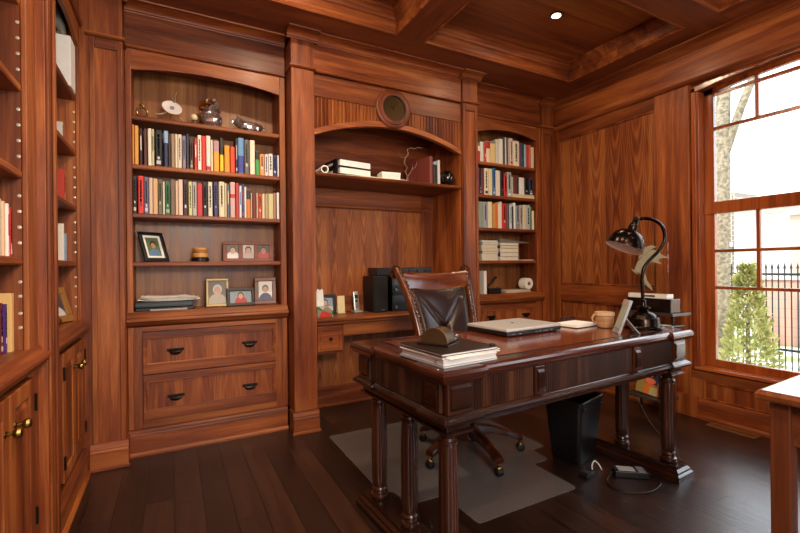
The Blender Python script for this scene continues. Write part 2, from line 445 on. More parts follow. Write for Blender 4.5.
# recessed downlights in the coffers ------------------------------------------
def emis(name, col, st):
    T = NT(name); e = T.n('ShaderNodeEmission', Strength=st); e.inputs['Color'].default_value = col
    T.l(e.outputs[0], T.t.nodes['Material Output'].inputs['Surface']); return T.m
BULB = emis('lamp_glow', (1, .82, .6, 1), 12)
spots = []
LAMPS = [(2.44, 2.17), (.66, 2.17), (2.44, 1.0), (.66, 1.0), (2.44, -.2), (.66, -.2)]
LPOW = [6, 14, 3, 14, 3, 14]
for i, (x, y) in enumerate(LAMPS):
    if i == 0:
        t = thing('downlight', 'lit recessed ceiling downlight in the wood coffer above the desk', 'ceiling light', (x, y, ZC))
        MB().lathe([(.048, -.007), (.040, -.009), (.036, -.004), (.036, -.0015), (.048, -.0015)], (x, y, ZC), 24).build('trim_ring', STEEL, t)
        MB().lathe([(.001, -.013), (.02, -.0125), (.030, -.0095)], (x, y, ZC), 20).build('bulb', BULB, t)
# ------------------------------------------------------------------ built-in joinery
def stepped(mb, x0, x1, y, z0, prof, yb=None):
    """moulding along X, projecting toward -y from plane y. prof = [(d, z)] closed against the plane"""
    return mb.prism([(y-d, z0+z) for d, z in prof], 'X', x0, x1)
CAPM = [(0, 0), (.012, 0), (.018, .006), (.018, .012), (.010, .02), (0, .02)]
def crownx(x0, x1, y, name, parent):
    MB().prism(crown(y, -1), 'X', x0, x1).build(name, WX, parent)
def base_x(x0, x1, y, parent, h=.16):
    """plinth, its cap moulding and its shoe strip"""
    p = MB().box(x0, y, .0, x1, y+.06, h-.035).build('plinth', WX, parent)
    MB().prism([(y-.002, h-.036), (y-.014, h-.030), (y-.012, h-.022), (y-.002, h-.016), (y+.006, h-.004), (y+.012, h), (y+.06, h), (y+.06, h-.036)], 'X', x0, x1).build('plinth_cap', WX, parent)
    MB().prism([(y-.001, 0), (y-.016, 0), (y-.016, .012), (y-.008, .024), (y-.001, .026)], 'X', x0-.0, x1).build('shoe_strip', WX, parent)
    return p
def pilaster_x(x0, x1, y, yb, parent, ztop, crown_y, base_h=.15, panel=True):
    """pilaster facing -y with a recessed panel, base block, capital, frieze block and crown"""
    s = .026
    fr = MB()
    fr.box(x0, y, .15, x0+s, yb, ztop).box(x1-s, y, .15, x1, yb, ztop).box(x0+s, y, .15, x1-s, yb, .19).box(x0+s, y, ztop-.06, x1-s, yb, ztop)
    b = MB().box(x0, y+.012, .15, x1, yb, ztop)
    pl = b.build('pilaster', WZ, parent)
    if panel:
        for (a, c) in ((x0, x0+s), (x1-s, x1)):
            MB().box(a, y, .152, c, y+.0125, ztop-.001).build('pilaster_edge', WZ, pl, bevel=.004)
        MB().box(x0+s, y, ztop-.06, x1-s, y+.0125, ztop-.001).build('pilaster_rail', WX, pl, bevel=.004)
    else:
        MB().box(x0, y, .152, x1, y+.0125, ztop-.001).build('pilaster_face', WZ, pl, bevel=.004)
    MB().prism([(y-.018, 0), (y-.018, .105), (y-.012, .115), (y-.012, .122), (y-.002, .140), (y, .152), (y+.1, .152), (y+.1, 0)], 'X', x0-.012, x1+.012).build('base_block', WX, pl)
    MB().box(x0-.02, y-.028, 0, x1+.02, y-.018, .022).build('shoe_strip', WX, pl, bevel=.004)
    MB().prism([(y-.002, ztop), (y-.014, ztop+.004), (y-.02, ztop+.010), (y-.02, ztop+.016), (y-.004, ztop+.022), (y+.1, ztop+.022), (y+.1, ztop)], 'X', x0-.014, x1+.014).build('capital', WX, pl)
    MB().box(x0, y+.002, ztop+.022, x1, yb, 2.735).build('frieze_block', WZ, pl, bevel=.002)
    MB().prism(crown(y+.002, -1), 'X', x0-.03, x1+.03).build('crown', WX, pl)
    return pl
def arch_header(x0, x1, y0, y1, zs, rise, ztop, mat, parent, name='arch_header'):
    N = 24
    arc = [(x0+(x1-x0)*k/N, zs+rise*(1-(2*k/N-1)**2)) for k in range(N+1)]
    return MB().prism([(x0, ztop)] + arc + [(x1, ztop)], 'Y', y0, y1).build(name, mat, parent, bevel=.003)
def shelf_x(x0, x1, y0, y1, ztop, parent, th=.028):
    return MB().prism([(y0+.004, ztop), (y0, ztop-.006), (y0, ztop-th+.006), (y0+.004, ztop-th), (y1, ztop-th), (y1, ztop)], 'X', x0, x1).build('shelf', WX, parent)
def pins_x(x, y, zs, parent):
    for z in zs:
        MB().ball((x, y, z), .0042, 8, 5).build('shelf_pin_sleeve', PIN, parent)
def bail_pull(x, y, z, parent, w=.10):
    """bin pull: backplate with a rounded drop cup"""
    h = MB().box(x-w/2, y-.004, z+.006, x+w/2, y-.0005, z+.026).build('handle', BRONZE, parent, bevel=.002)
    rows = []
    for i in range(7):
        t = i/6; rows.append([(x+w*.40*math.cos(PI*k/10)*(1-.12*t), y-.003-.020*math.sin(t*PI*.9)*math.sin(PI*k/10)**.6, z+.018-.034*t*math.sin(PI*k/10)**.45) for k in range(11)])
    MB().grid(rows).build('cup', BRONZE, h)
    return h
def drawer_x(x0, x1, y, z0, z1, parent, fx=.017, pulls=()):
    """framed drawer front facing -y with a recessed veneer panel"""
    mt, mbm = .042, .042
    if z1-z0 > .2: mt, mbm = .038, .058
    d = MB().box(x0, y+.008, z0, x1, y+.028, z1).build('drawer', DRAWP, parent)
    f = MB().box(x0, y, z0, x1, y+.0085, z0+mbm).box(x0, y, z1-mt, x1, y+.0085, z1).box(x0, y, z0+mbm, x0+fx, y+.0085, z1-mt).box(x1-fx, y, z0+mbm, x1, y+.0085, z1-mt)
    f.build('drawer_frame', WX, d, bevel=.002)
    a, b, c, e = x0+fx, z0+mbm, x1-fx, z1-mt
    l = MB()
    for (p, q, r, s) in ((a, b, c, b+.010), (a, e-.007, c, e), (a, b+.010, a+.007, e-.007), (c-.007, b+.010, c, e-.007)):
        l.box(p, y-.003, q, r, y+.0083, s)
    l.build('panel_moulding', WX, d, bevel=.003)
    for (px, pz) in pulls: bail_pull(px, y+.008, pz, d)
    return d

def bookcase_x(t, x0, x1, ox0, ox1, yf, yb, arch_s, arch_r, shelves, ztop):
    """back-wall bookcase: carcass, face frame, arch, frieze, crown, shelves, ledge"""
    MB().box(x0, yf+.02, .16, ox0, yb, ztop-.002).build('side_panel', WZ, t)
    MB().box(ox1, yf+.02, .16, x1, yb, ztop-.002).build('side_panel', WZ, t)
    MB().box(x0, yb, .16, x1, yb+.018, ztop).build('back_panel', BACKP, t)
    MB().box(x0, yf+.021, ztop-.03, x1, yb, ztop-.003).build('top_panel', WX, t) if False else MB().box(ox0+.001, yf+.021, ztop-.03, ox1-.001, yb-.001, ztop-.003).build('top_panel', WX, t)
    MB().box(x0, yf, .16, ox0, yf+.0195, ztop-.001).build('stile', WZ, t, bevel=.004)
    MB().box(ox1, yf, .16, x1, yf+.0195, ztop-.001).build('stile', WZ, t, bevel=.004)
    arch_header(ox0+.0005, ox1-.0005, yf+.0005, yf+.0185, arch_s, arch_r, ztop-.0015, WX, t)
    stepped(MB(), x0, x1, yf, ztop, CAPM).build('architrave', WX, t)
    MB().box(x0, yf+.006, ztop+.02, x1, yf+.05, 2.735).build('frieze', WX, t)
    crownx(x0, x1, yf+.006, 'crown', t)
    for z in shelves: shelf_x(ox0+.001, ox1-.001, yf+.016, yb-.001, z, t)
    MB().prism([(yf-.001, .885), (yf-.016, .868), (yf-.026, .852), (yf-.04, .846), (yf-.046, .838), (yf-.046, .830), (yf-.036, .822), (yf-.026, .806), (yf-.008, .796), (yf-.001, .79)], 'X', x0-.001, x1+.001).build('ledge', WX, t)
    MB().box(ox0+.0005, yf+.0005, .79, ox1-.0005, yb-.0005, .885).build('cabinet_top', WX, t)

# tall bookcase beside the left corner
BL = thing('bookcase', 'tall arched walnut bookcase with two wide drawers, filled with books and photo frames', 'bookcase', (.24, 3.1, 0))
YFACE, YBACK = 3.105, 3.352
bookcase_x(BL, -.245, .728, -.213, .688, YFACE, YBACK, 2.385, .042, (2.11, 1.805, 1.5, 1.197), 2.515)
MB().box(-.2125, YFACE+.02, .161, .6875, YBACK-.001, .7895).build('cabinet_body', WX, BL)
MB().box(-.2125, YFACE+.002, .161, -.166, YFACE+.0195, .789).build('stile', WZ, BL); MB().box(.646, YFACE+.002, .161, .6875, YFACE+.0195, .789).build('stile', WZ, BL)
MB().box(-.1655, YFACE+.002, .161, .6455, YFACE+.0195, .205).build('rail', WX, BL); MB().box(-.1655, YFACE+.002, .762, .6455, YFACE+.0195, .789).build('rail', WX, BL)
drawer_x(-.164, .644, YFACE-.009, .494, .758, BL, pulls=((.015, .618), (.468, .622)))
drawer_x(-.164, .644, YFACE-.009, .208, .488, BL, pulls=((.015, .325), (.468, .328)))
base_x(-.245, .72, YFACE-.02, BL)
pl = pilaster_x(-.408, -.247, 2.983, 3.30, BL, 2.49, 0)
MB().box(-.50, 2.995, .0, -.4085, 3.25, 2.734).build('corner_filler', WZ, pl)
pins_x(.6865, 3.30, [1.29+.0, 1.59, 1.66, 1.89, 1.96, 1.245, 1.74], BL)
pins_x(-.2115, 3.30, [1.40, 1.68], BL)

# right bookcase
BR = thing('bookcase', 'arched walnut bookcase in the window corner, behind the leather chair', 'bookcase', (2.83, 3.1, 0))
bookcase_x(BR, 2.36, 3.246, 2.465, 3.192, YFACE, YBACK, 2.375, .05, (2.11, 1.805, 1.5, 1.197), 2.515)
MB().box(2.4655, YFACE+.02, .161, 3.1915, YBACK-.001, .7895).build('cabinet_body', WX, BR)
MB().box(2.4655, YFACE+.002, .161, 2.49, YFACE+.0195, .789).build('stile', WZ, BR); MB().box(3.165, YFACE+.002, .161, 3.1915, YFACE+.0195, .789).build('stile', WZ, BR)
drawer_x(2.492, 3.163, YFACE-.009, .50, .775, BR, pulls=((2.60, .66), (3.03, .66)))
drawer_x(2.492, 3.163, YFACE-.009, .208, .494, BR, pulls=((2.60, .36), (3.03, .36)))
base_x(2.36, 3.235, YFACE-.02, BR)
pilaster_x(3.25, 3.41, YFACE-.018, 3.30, BR, 2.515, 0)

# desk alcove with its two pilasters
AL = thing('desk_alcove', 'walnut desk alcove under a beaded arch, between the two pilasters behind the chair', 'built-in alcove', (1.545, 3.1, 0))
NX0, NX1, NYB = .898, 2.187, 3.44
pilaster_x(.736, .896, 2.949, 3.40, AL, 2.535, 0, panel=False)
pilaster_x(2.189, 2.345, 2.949, 3.40, AL, 2.535, 0)
MB().box(NX0-.001, NYB, 0, NX1+.001, NYB+.018, 1.66).build('back_panel', PANEL, AL)
MB().box(NX0-.001, NYB, 1.661, NX1+.001, NYB+.018, 2.4).build('upper_back_panel', WX, AL)
MB().box(NX0+.0005, 2.99, .0, NX0+.012, NYB-.001, 2.3).build('side_panel', WZ, AL)
MB().box(NX1-.012, 2.99, .0, NX1-.0005, NYB-.001, 2.3).build('side_panel', WZ, AL)
MB().box(NX1-.14, NYB-.014, .02, NX1-.013, NYB-.001, 1.66).build('back_stile', WZ, AL, bevel=.003)
r = MB().box(NX0+.013, NYB-.03, 1.665, NX1-.145, NYB-.001, 1.803).build('back_rail', WX, AL, bevel=.003)
stepped(MB(), NX0+.013, NX1-.14, NYB-.028, 1.648, CAPM).build('rail_moulding', WX, r)
MB().box(NX0+.013, NYB-.02, 0, NX1-.013, NYB-.0015, .16).build('base_board', WX, AL, bevel=.003)
MB().box(NX0+.013, NYB-.034, 0, NX1-.013, NYB-.0205, .024).build('shoe_strip', WX, AL, bevel=.004)
MB().prism([(2.972, 1.828), (2.962, 1.818), (2.966, 1.810), (2.974, 1.803), (NYB-.001, 1.803), (NYB-.001, 1.831), (2.98, 1.831)], 'X', NX0+.0125, NX1-.0125).build('shelf', WX, AL)
# arch header: rim band, beaded board, rails
ZS, RISE = 2.095, .135
N = 28
arcx = [NX0+(NX1-NX0)*k/N for k in range(N+1)]
def az2(x): return ZS+RISE*(1-(2*(x-NX0)/(NX1-NX0)-1)**2)
MB().prism([(x, az2(x)) for x in arcx] + [(x, az2(x)+.04) for x in reversed(arcx)], 'Y', 2.975, 3.02).build('arch_band', WX, AL, bevel=.002)
MB().box(NX0+.0005, 2.977, 2.375, NX1-.0005, 3.02, 2.534).build('upper_rail', WX, AL, bevel=.003)
rows = []
nb = 46; per = (NX1-NX0)/nb
prof = [(0, .006), (.08, 0), (.34, 0), (.42, .005), (.5, .001), (.58, -.001), (.66, .001), (.74, .005), (.82, 0), (1, 0)]
cols = []
for k in range(nb):
    for q, d in prof[:-1]: cols.append((NX0+per*(k+q), 2.983+d))
cols.append((NX1, 2.983))
MB().grid([[(x, y, 2.385) for x, y in cols], [(x, y, az2(x)+.03) for x, y in cols]], False).build('beaded_board', WZ, AL)
MB().prism([(x, az2(x)+.005) for x in arcx] + [(NX1, 2.40), (NX0, 2.40)], 'Y', 3.0, 3.02).build('header_core', WX, AL)
stepped(MB(), NX0+.016, NX1-.016, 2.968, 2.535, CAPM).build('architrave', WX, AL)
MB().box(NX0, 2.970, 2.556, NX1, 3.02, 2.735).build('frieze', WX, AL)
crownx(NX0+.03, NX1-.03, 2.97, 'crown', AL)

# medallion clock on the beaded board
CK = thing('wall_clock', 'round wood-cased clock with a tarnished brass face on the beaded arch', 'clock', (1.535, 2.97, 2.377))
Mx = Matrix.Rotation(PI/2, 4, 'X')
def disc_y(prof, c, seg=36): return MB().lathe(prof, c, seg, M=Mx)     # lathe axis pointing to -y
cc = (1.535, 2.974, 2.377)
disc_y([(.150, 0), (.150, .010), (.142, .018), (.128, .020), (.124, .026), (.108, .030), (.098, .026), (.094, .018), (.094, .001)], cc).build('case', wood('clock_wood', 'Z', '3A170A', '622C12', '843F1C', rough=.45, vary=.02), CK)
disc_y([(.096, .0175), (.096, .021)], cc).build('dial', flat('4A3418', .4, .8), CK)
disc_y([(.1005, .020), (.1005, .029), (.094, .029), (.094, .020)], cc).build('bezel', flat('3A1E10', .4), CK)
def hand(a, L):
    p = [(cc[0]-.012*math.sin(a), cc[1]-.0235, cc[2]-.012*math.cos(a)), (cc[0]+L*math.sin(a), cc[1]-.0235, cc[2]+L*math.cos(a))]
    MB().tube(p, [.003, .0015], 6).build('hand', BRASS, CK)
hand(math.radians(48), .06); hand(math.radians(-50), .04)
MB().ball((cc[0], cc[1]-.024, cc[2]), .005, 8, 5).build('hub', BRASS, CK)

# desk built into the alcove
BD = thing('built_in_desk', 'walnut desk counter built into the alcove, holding black electronics', 'desk', (1.54, 3.2, 0))
dx0, dx1 = NX0+.0135, NX1-.0135
MB().prism([(3.0, .775), (2.992, .767), (2.992, .758), (3.0, .750), (3.008, .745), (3.008, .735), (3.014, .729), (NYB-.016, .729), (NYB-.016, .775)], 'X', dx0, dx1).build('worktop', WX, BD)
MB().box(dx0, NYB-.029, .7755, NX1-.145, NYB-.016, .91).build('backsplash', WX, BD, bevel=.004)
MB().box(dx0+.222, 3.045, .635, dx1, 3.065, .7285).build('apron', WX, BD, bevel=.002)
MB().box(dx0, 3.04, .515, dx0+.22, 3.38, .7285).build('drawer_box', WZ, BD, bevel=.002)
d = MB().box(dx0+.016, 3.024, .535, dx0+.204, 3.0395, .717).build('drawer', WX, BD, bevel=.003)
l = MB()
a, b, c, e = dx0+.032, .553, dx0+.188, .699
for (p, q, r_, s) in ((a, b, c, b+.012), (a, e-.012, c, e), (a, b+.012, a+.012, e-.012), (c-.012, b+.012, c, e-.012)): l.box(p, 3.016, q, r_, 3.0245, s)
l.build('panel_moulding', WX, d, bevel=.003)
MB().lathe([(.004, 0), (.004, .008), (.012, .012), (.013, .018), (.006, .022)], (dx0+.110, 3.024, .626), 14, M=Mx).build('knob', BRONZE, d)

# ------------------------------------------------------------------ left wall bookcases
XFL = -.446
def pull_knob(x, y, z, parent):
    My = Matrix.Rotation(PI/2, 4, 'Y')
    return MB().lathe([(.010, 0), (.010, .003), (.0045, .006), (.0045, .016), (.012, .021), (.0165, .030), (.014, .038), (.006, .042)], (x, y, z), 16, M=My).build('knob', BRASS, parent)
def door_left(y0, y1, z0, z1, parent, knob_y):
    f = .055
    d = MB().box(XFL-.016, y0, z0, XFL+.004, y1, z1).build('door', WZ, parent, bevel=.002)
    fr = MB().box(XFL+.004, y0, z0, XFL+.014, y0+f, z1).box(XFL+.004, y1-f, z0, XFL+.014, y1, z1).box(XFL+.004, y0+f, z0, XFL+.014, y1-f, z0+f).box(XFL+.004, y0+f, z1-f, XFL+.014, y1-f, z1)
    fr.build('door_frame', WZ, d, bevel=.003)
    g = .02; a, b, c, e = y0+f+.004, z0+f+.004, y1-f-.004, z1-f-.004
    p = MB().add([(XFL+.004, a, b), (XFL+.004, c, b), (XFL+.004, c, e), (XFL+.004, a, e), (XFL+.013, a+g, b+g), (XFL+.013, c-g, b+g), (XFL+.013, c-g, e-g), (XFL+.013, a+g, e-g)],
        [(0,1,5,4), (1,2,6,5), (2,3,7,6), (3,0,4,7), (4,5,6,7), (3,2,1,0)])
    p.build('raised_panel', WZ, d)
    pull_knob(XFL+.014, knob_y, .675, d)
    hy = y1-.002 if knob_y < (y0+y1)/2 else y0+.002
    for z in (z0+.09, z1-.09): MB().tube([(XFL+.016, hy, z-.03), (XFL+.016, hy, z+.03)], .005, 8).build('hinge', BRONZE, d)
    return d
def bookcase_left(t, y0, y1, oy0, oy1, shelves):
    """bookcase on the left wall facing +x; (y0,y1) outer, (oy0,oy1) opening"""
    xb = -.76
    for (a, b) in ((y0, oy0), (oy1, y1)):
        MB().box(xb, a, .16, XFL-.018, b, 2.70).build('side_panel', WZ, t)
        MB().box(XFL-.0175, a, .16, XFL+.0, b, 2.70).build('stile', WZ, t, bevel=.004)
    MB().box(xb-.016, y0, .16, xb-.0005, y1, 2.70).build('back_panel', BACKP, t)
    N = 16; zs, rs = 2.385, .042
    arc = [(oy0+.0005+(oy1-oy0-.001)*k/N, zs+rs*(1-(2*k/N-1)**2)) for k in range(N+1)]
    MB().prism([(oy0+.0005, 2.515)] + arc + [(oy1-.0005, 2.515)], 'X', XFL-.018, XFL-.0005).build('arch_header', WY, t, bevel=.003)
    MB().box(XFL-.018, oy0+.0005, 2.516, XFL+.0, oy1-.0005, 2.735).build('frieze', WY, t)
    MB().prism([(XFL+d, 2.515+z) for d, z in CAPM], 'Y', y0, y1).build('architrave', WY, t)
    MB().prism([(XFL+.0+d-0, z) for d, z in [(p[0]-0, p[1]) for p in crown(0, 1)]], 'Y', y0, min(y1, 2.885)).build('crown', WY, t)
    for z in shelves:
        MB().prism([(XFL-.020, z), (XFL-.016, z-.006), (XFL-.016, z-.022), (XFL-.020, z-.028), (xb, z-.028), (xb, z)], 'Y', oy0+.001, oy1-.001).build('shelf', WY, t)
    MB().box(xb, oy0+.0005, .79, XFL-.0005, oy1-.0005, .872).build('cabinet_top', WY, t)
    MB().prism([(XFL, .872), (XFL+.008, .868), (XFL+.014, .852), (XFL+.03, .846), (XFL+.038, .838), (XFL+.038, .828), (XFL+.028, .818), (XFL+.018, .80), (XFL+.006, .79), (XFL, .785)], 'Y', y0, y1).build('ledge', WY, t)
    MB().box(xb, oy0+.0005, .161, XFL-.018, oy1-.0005, .7895).build('cabinet_body', WY, t)
    mid = (oy0+oy1)/2
    door_left(oy0+.004, mid-.001, .195, .775, t, mid-.045); door_left(mid+.001, oy1-.004, .195, .775, t, mid+.045)
    x = XFL+.018
    MB().box(x-.06, y0, 0, x, y1, .125).build('plinth', WY, t)
    MB().prism([(x+.002, .124), (x+.014, .130), (x+.012, .138), (x+.002, .144), (x-.006, .156), (x-.012, .16), (x-.06, .16), (x-.06, .124)], 'Y', y0, y1).build('plinth_cap', WY, t)
    MB().prism([(x+.001, 0), (x+.016, 0), (x+.016, .012), (x+.008, .024), (x+.001, .026)], 'Y', y0, y1).build('shoe_strip', WY, t)
    pins = [z+dz for z in (1.197, 1.5, 1.805) for dz in (.05, .105, .16, .215)] + [2.16, 2.215, 2.27, .95, 1.0, 1.06, 1.11]
    for z in pins:
        MB().lathe([(.0032, 0), (.0058, .0006), (.0058, .002), (.0032, .0024)], (XFL-.024, oy1+.0002, z), 10, M=Mx).build('shelf_pin_sleeve', PIN, t)
LA = thing('bookcase', 'walnut wall bookcase closest to the viewer, cut off by the photo edge', 'bookcase', (-.6, 1.7, 0))
bookcase_left(LA, 1.34, 2.058, 1.41, 1.95, (2.11, 1.805, 1.5, 1.197))
LB = thing('bookcase', 'walnut wall bookcase between the pilaster and the room corner, white box on top shelf', 'bookcase', (-.6, 2.65, 0))
bookcase_left(LB, 2.198, 2.945, 2.395, 2.922, (2.11, 1.805, 1.5, 1.197))
# pilaster between the two left-wall bookcases
PA = thing('pilaster', 'tall walnut pilaster between the two wall bookcases', 'pilaster', (-.5, 2.13, 0))
MB().box(-.70, 2.061, 0, -.418, 2.195, 2.735).build('shaft', WZ, PA, bevel=.003)
MB().box(-.4178, 2.064, .0, -.408, 2.094, 2.734).build('edge_strip', WZ, PA, bevel=.003)
MB().box(-.4178, 2.160, .0, -.408, 2.192, 2.734).build('edge_strip', WZ, PA, bevel=.003)
# ------------------------------------------------------------------ framed photographs
def portrait(t, M, cx, cz, w, h, y, bg, hair, shirt, skin='C89878', parent=None, scale=1.0, cap=False):
    """flat printed picture: backdrop, shoulders, face and hair as thin layers"""
    ph = MB().box(cx-w/2, y-.0006, cz-h/2, cx+w/2, y, cz+h/2).xf(M).build('photo', flat(bg, .35), parent or t, world=False)
    def blob(px, pz, rx, rz_, lay, mat, name, clip=True):
        pts = []
        for k in range(20):
            a = 2*PI*k/20
            x = px+rx*math.cos(a); zz = pz+rz_*math.sin(a)
            pts.append((max(cx-w/2, min(cx+w/2, x)), max(cz-h/2, min(cz+h/2, zz))))
        MB().prism(pts, 'Y', y-.0007-.0003*lay, y-.0006-.0003*(lay-1)).xf(M).build(name, mat, ph, world=False)
    s = min(w, h)*scale*1.25
    hz = cz+h*.08
    blob(cx, cz-h*.5, s*.40, s*.46, 1, flat(shirt, .4), 'printed_shirt')
    blob(cx, hz+s*.05, s*.19, s*.23, 2, flat(hair, .4), 'printed_hair')
    blob(cx, hz-s*.01, s*.145, s*.19, 3, flat(skin, .4), 'printed_face')
    if cap: blob(cx, hz+s*.17, s*.22, s*.05, 4, flat('D8D8D8', .4), 'printed_cap')
    return ph
def frame_stand(t, w, h, b, mat, lean, photos, mat_board=None, depth=.016, strut=True):
    """picture frame standing on z=0, leaning back by `lean` radians about its bottom edge"""
    M = Matrix.Translation((0, 0, depth*math.sin(lean)+.0005)) @ Matrix.Rotation(-lean, 4, 'X')
    f = MB()
    for (a, c, e, g) in ((-w/2, 0, w/2, b), (-w/2, h-b, w/2, h), (-w/2, b, -w/2+b, h-b), (w/2-b, b, w/2, h-b)):
        f.box(a, 0, c, e, depth, g)
    f.xf(M).build('frame', mat, t, world=False, bevel=.003)
    MB().box(-w/2+b, depth*.6, b, w/2-b, depth, h-b).xf(M).build('backing', flat(mat_board or '201814', .7), t, world=False)
    for p in photos:
        portrait(t, M, p[0], p[1], p[2], p[3], depth*.59, *p[4:])
    if strut:
        dz = h*.62
        top = M @ Vector((0, depth, dz))
        MB().add([(-.02, top.y, top.z), (.02, top.y, top.z), (.025, top.y+dz*.22, 0), (-.025, top.y+dz*.22, 0), (-.02, top.y+.004, top.z), (.02, top.y+.004, top.z), (.025, top.y+dz*.22+.004, 0), (-.025, top.y+dz*.22+.004, 0)],
            [(0,1,2,3), (7,6,5,4), (0,4,5,1), (1,5,6,2), (2,6,7,3), (3,7,4,0)]).build('easel_strut', BLACKM, t, world=False)
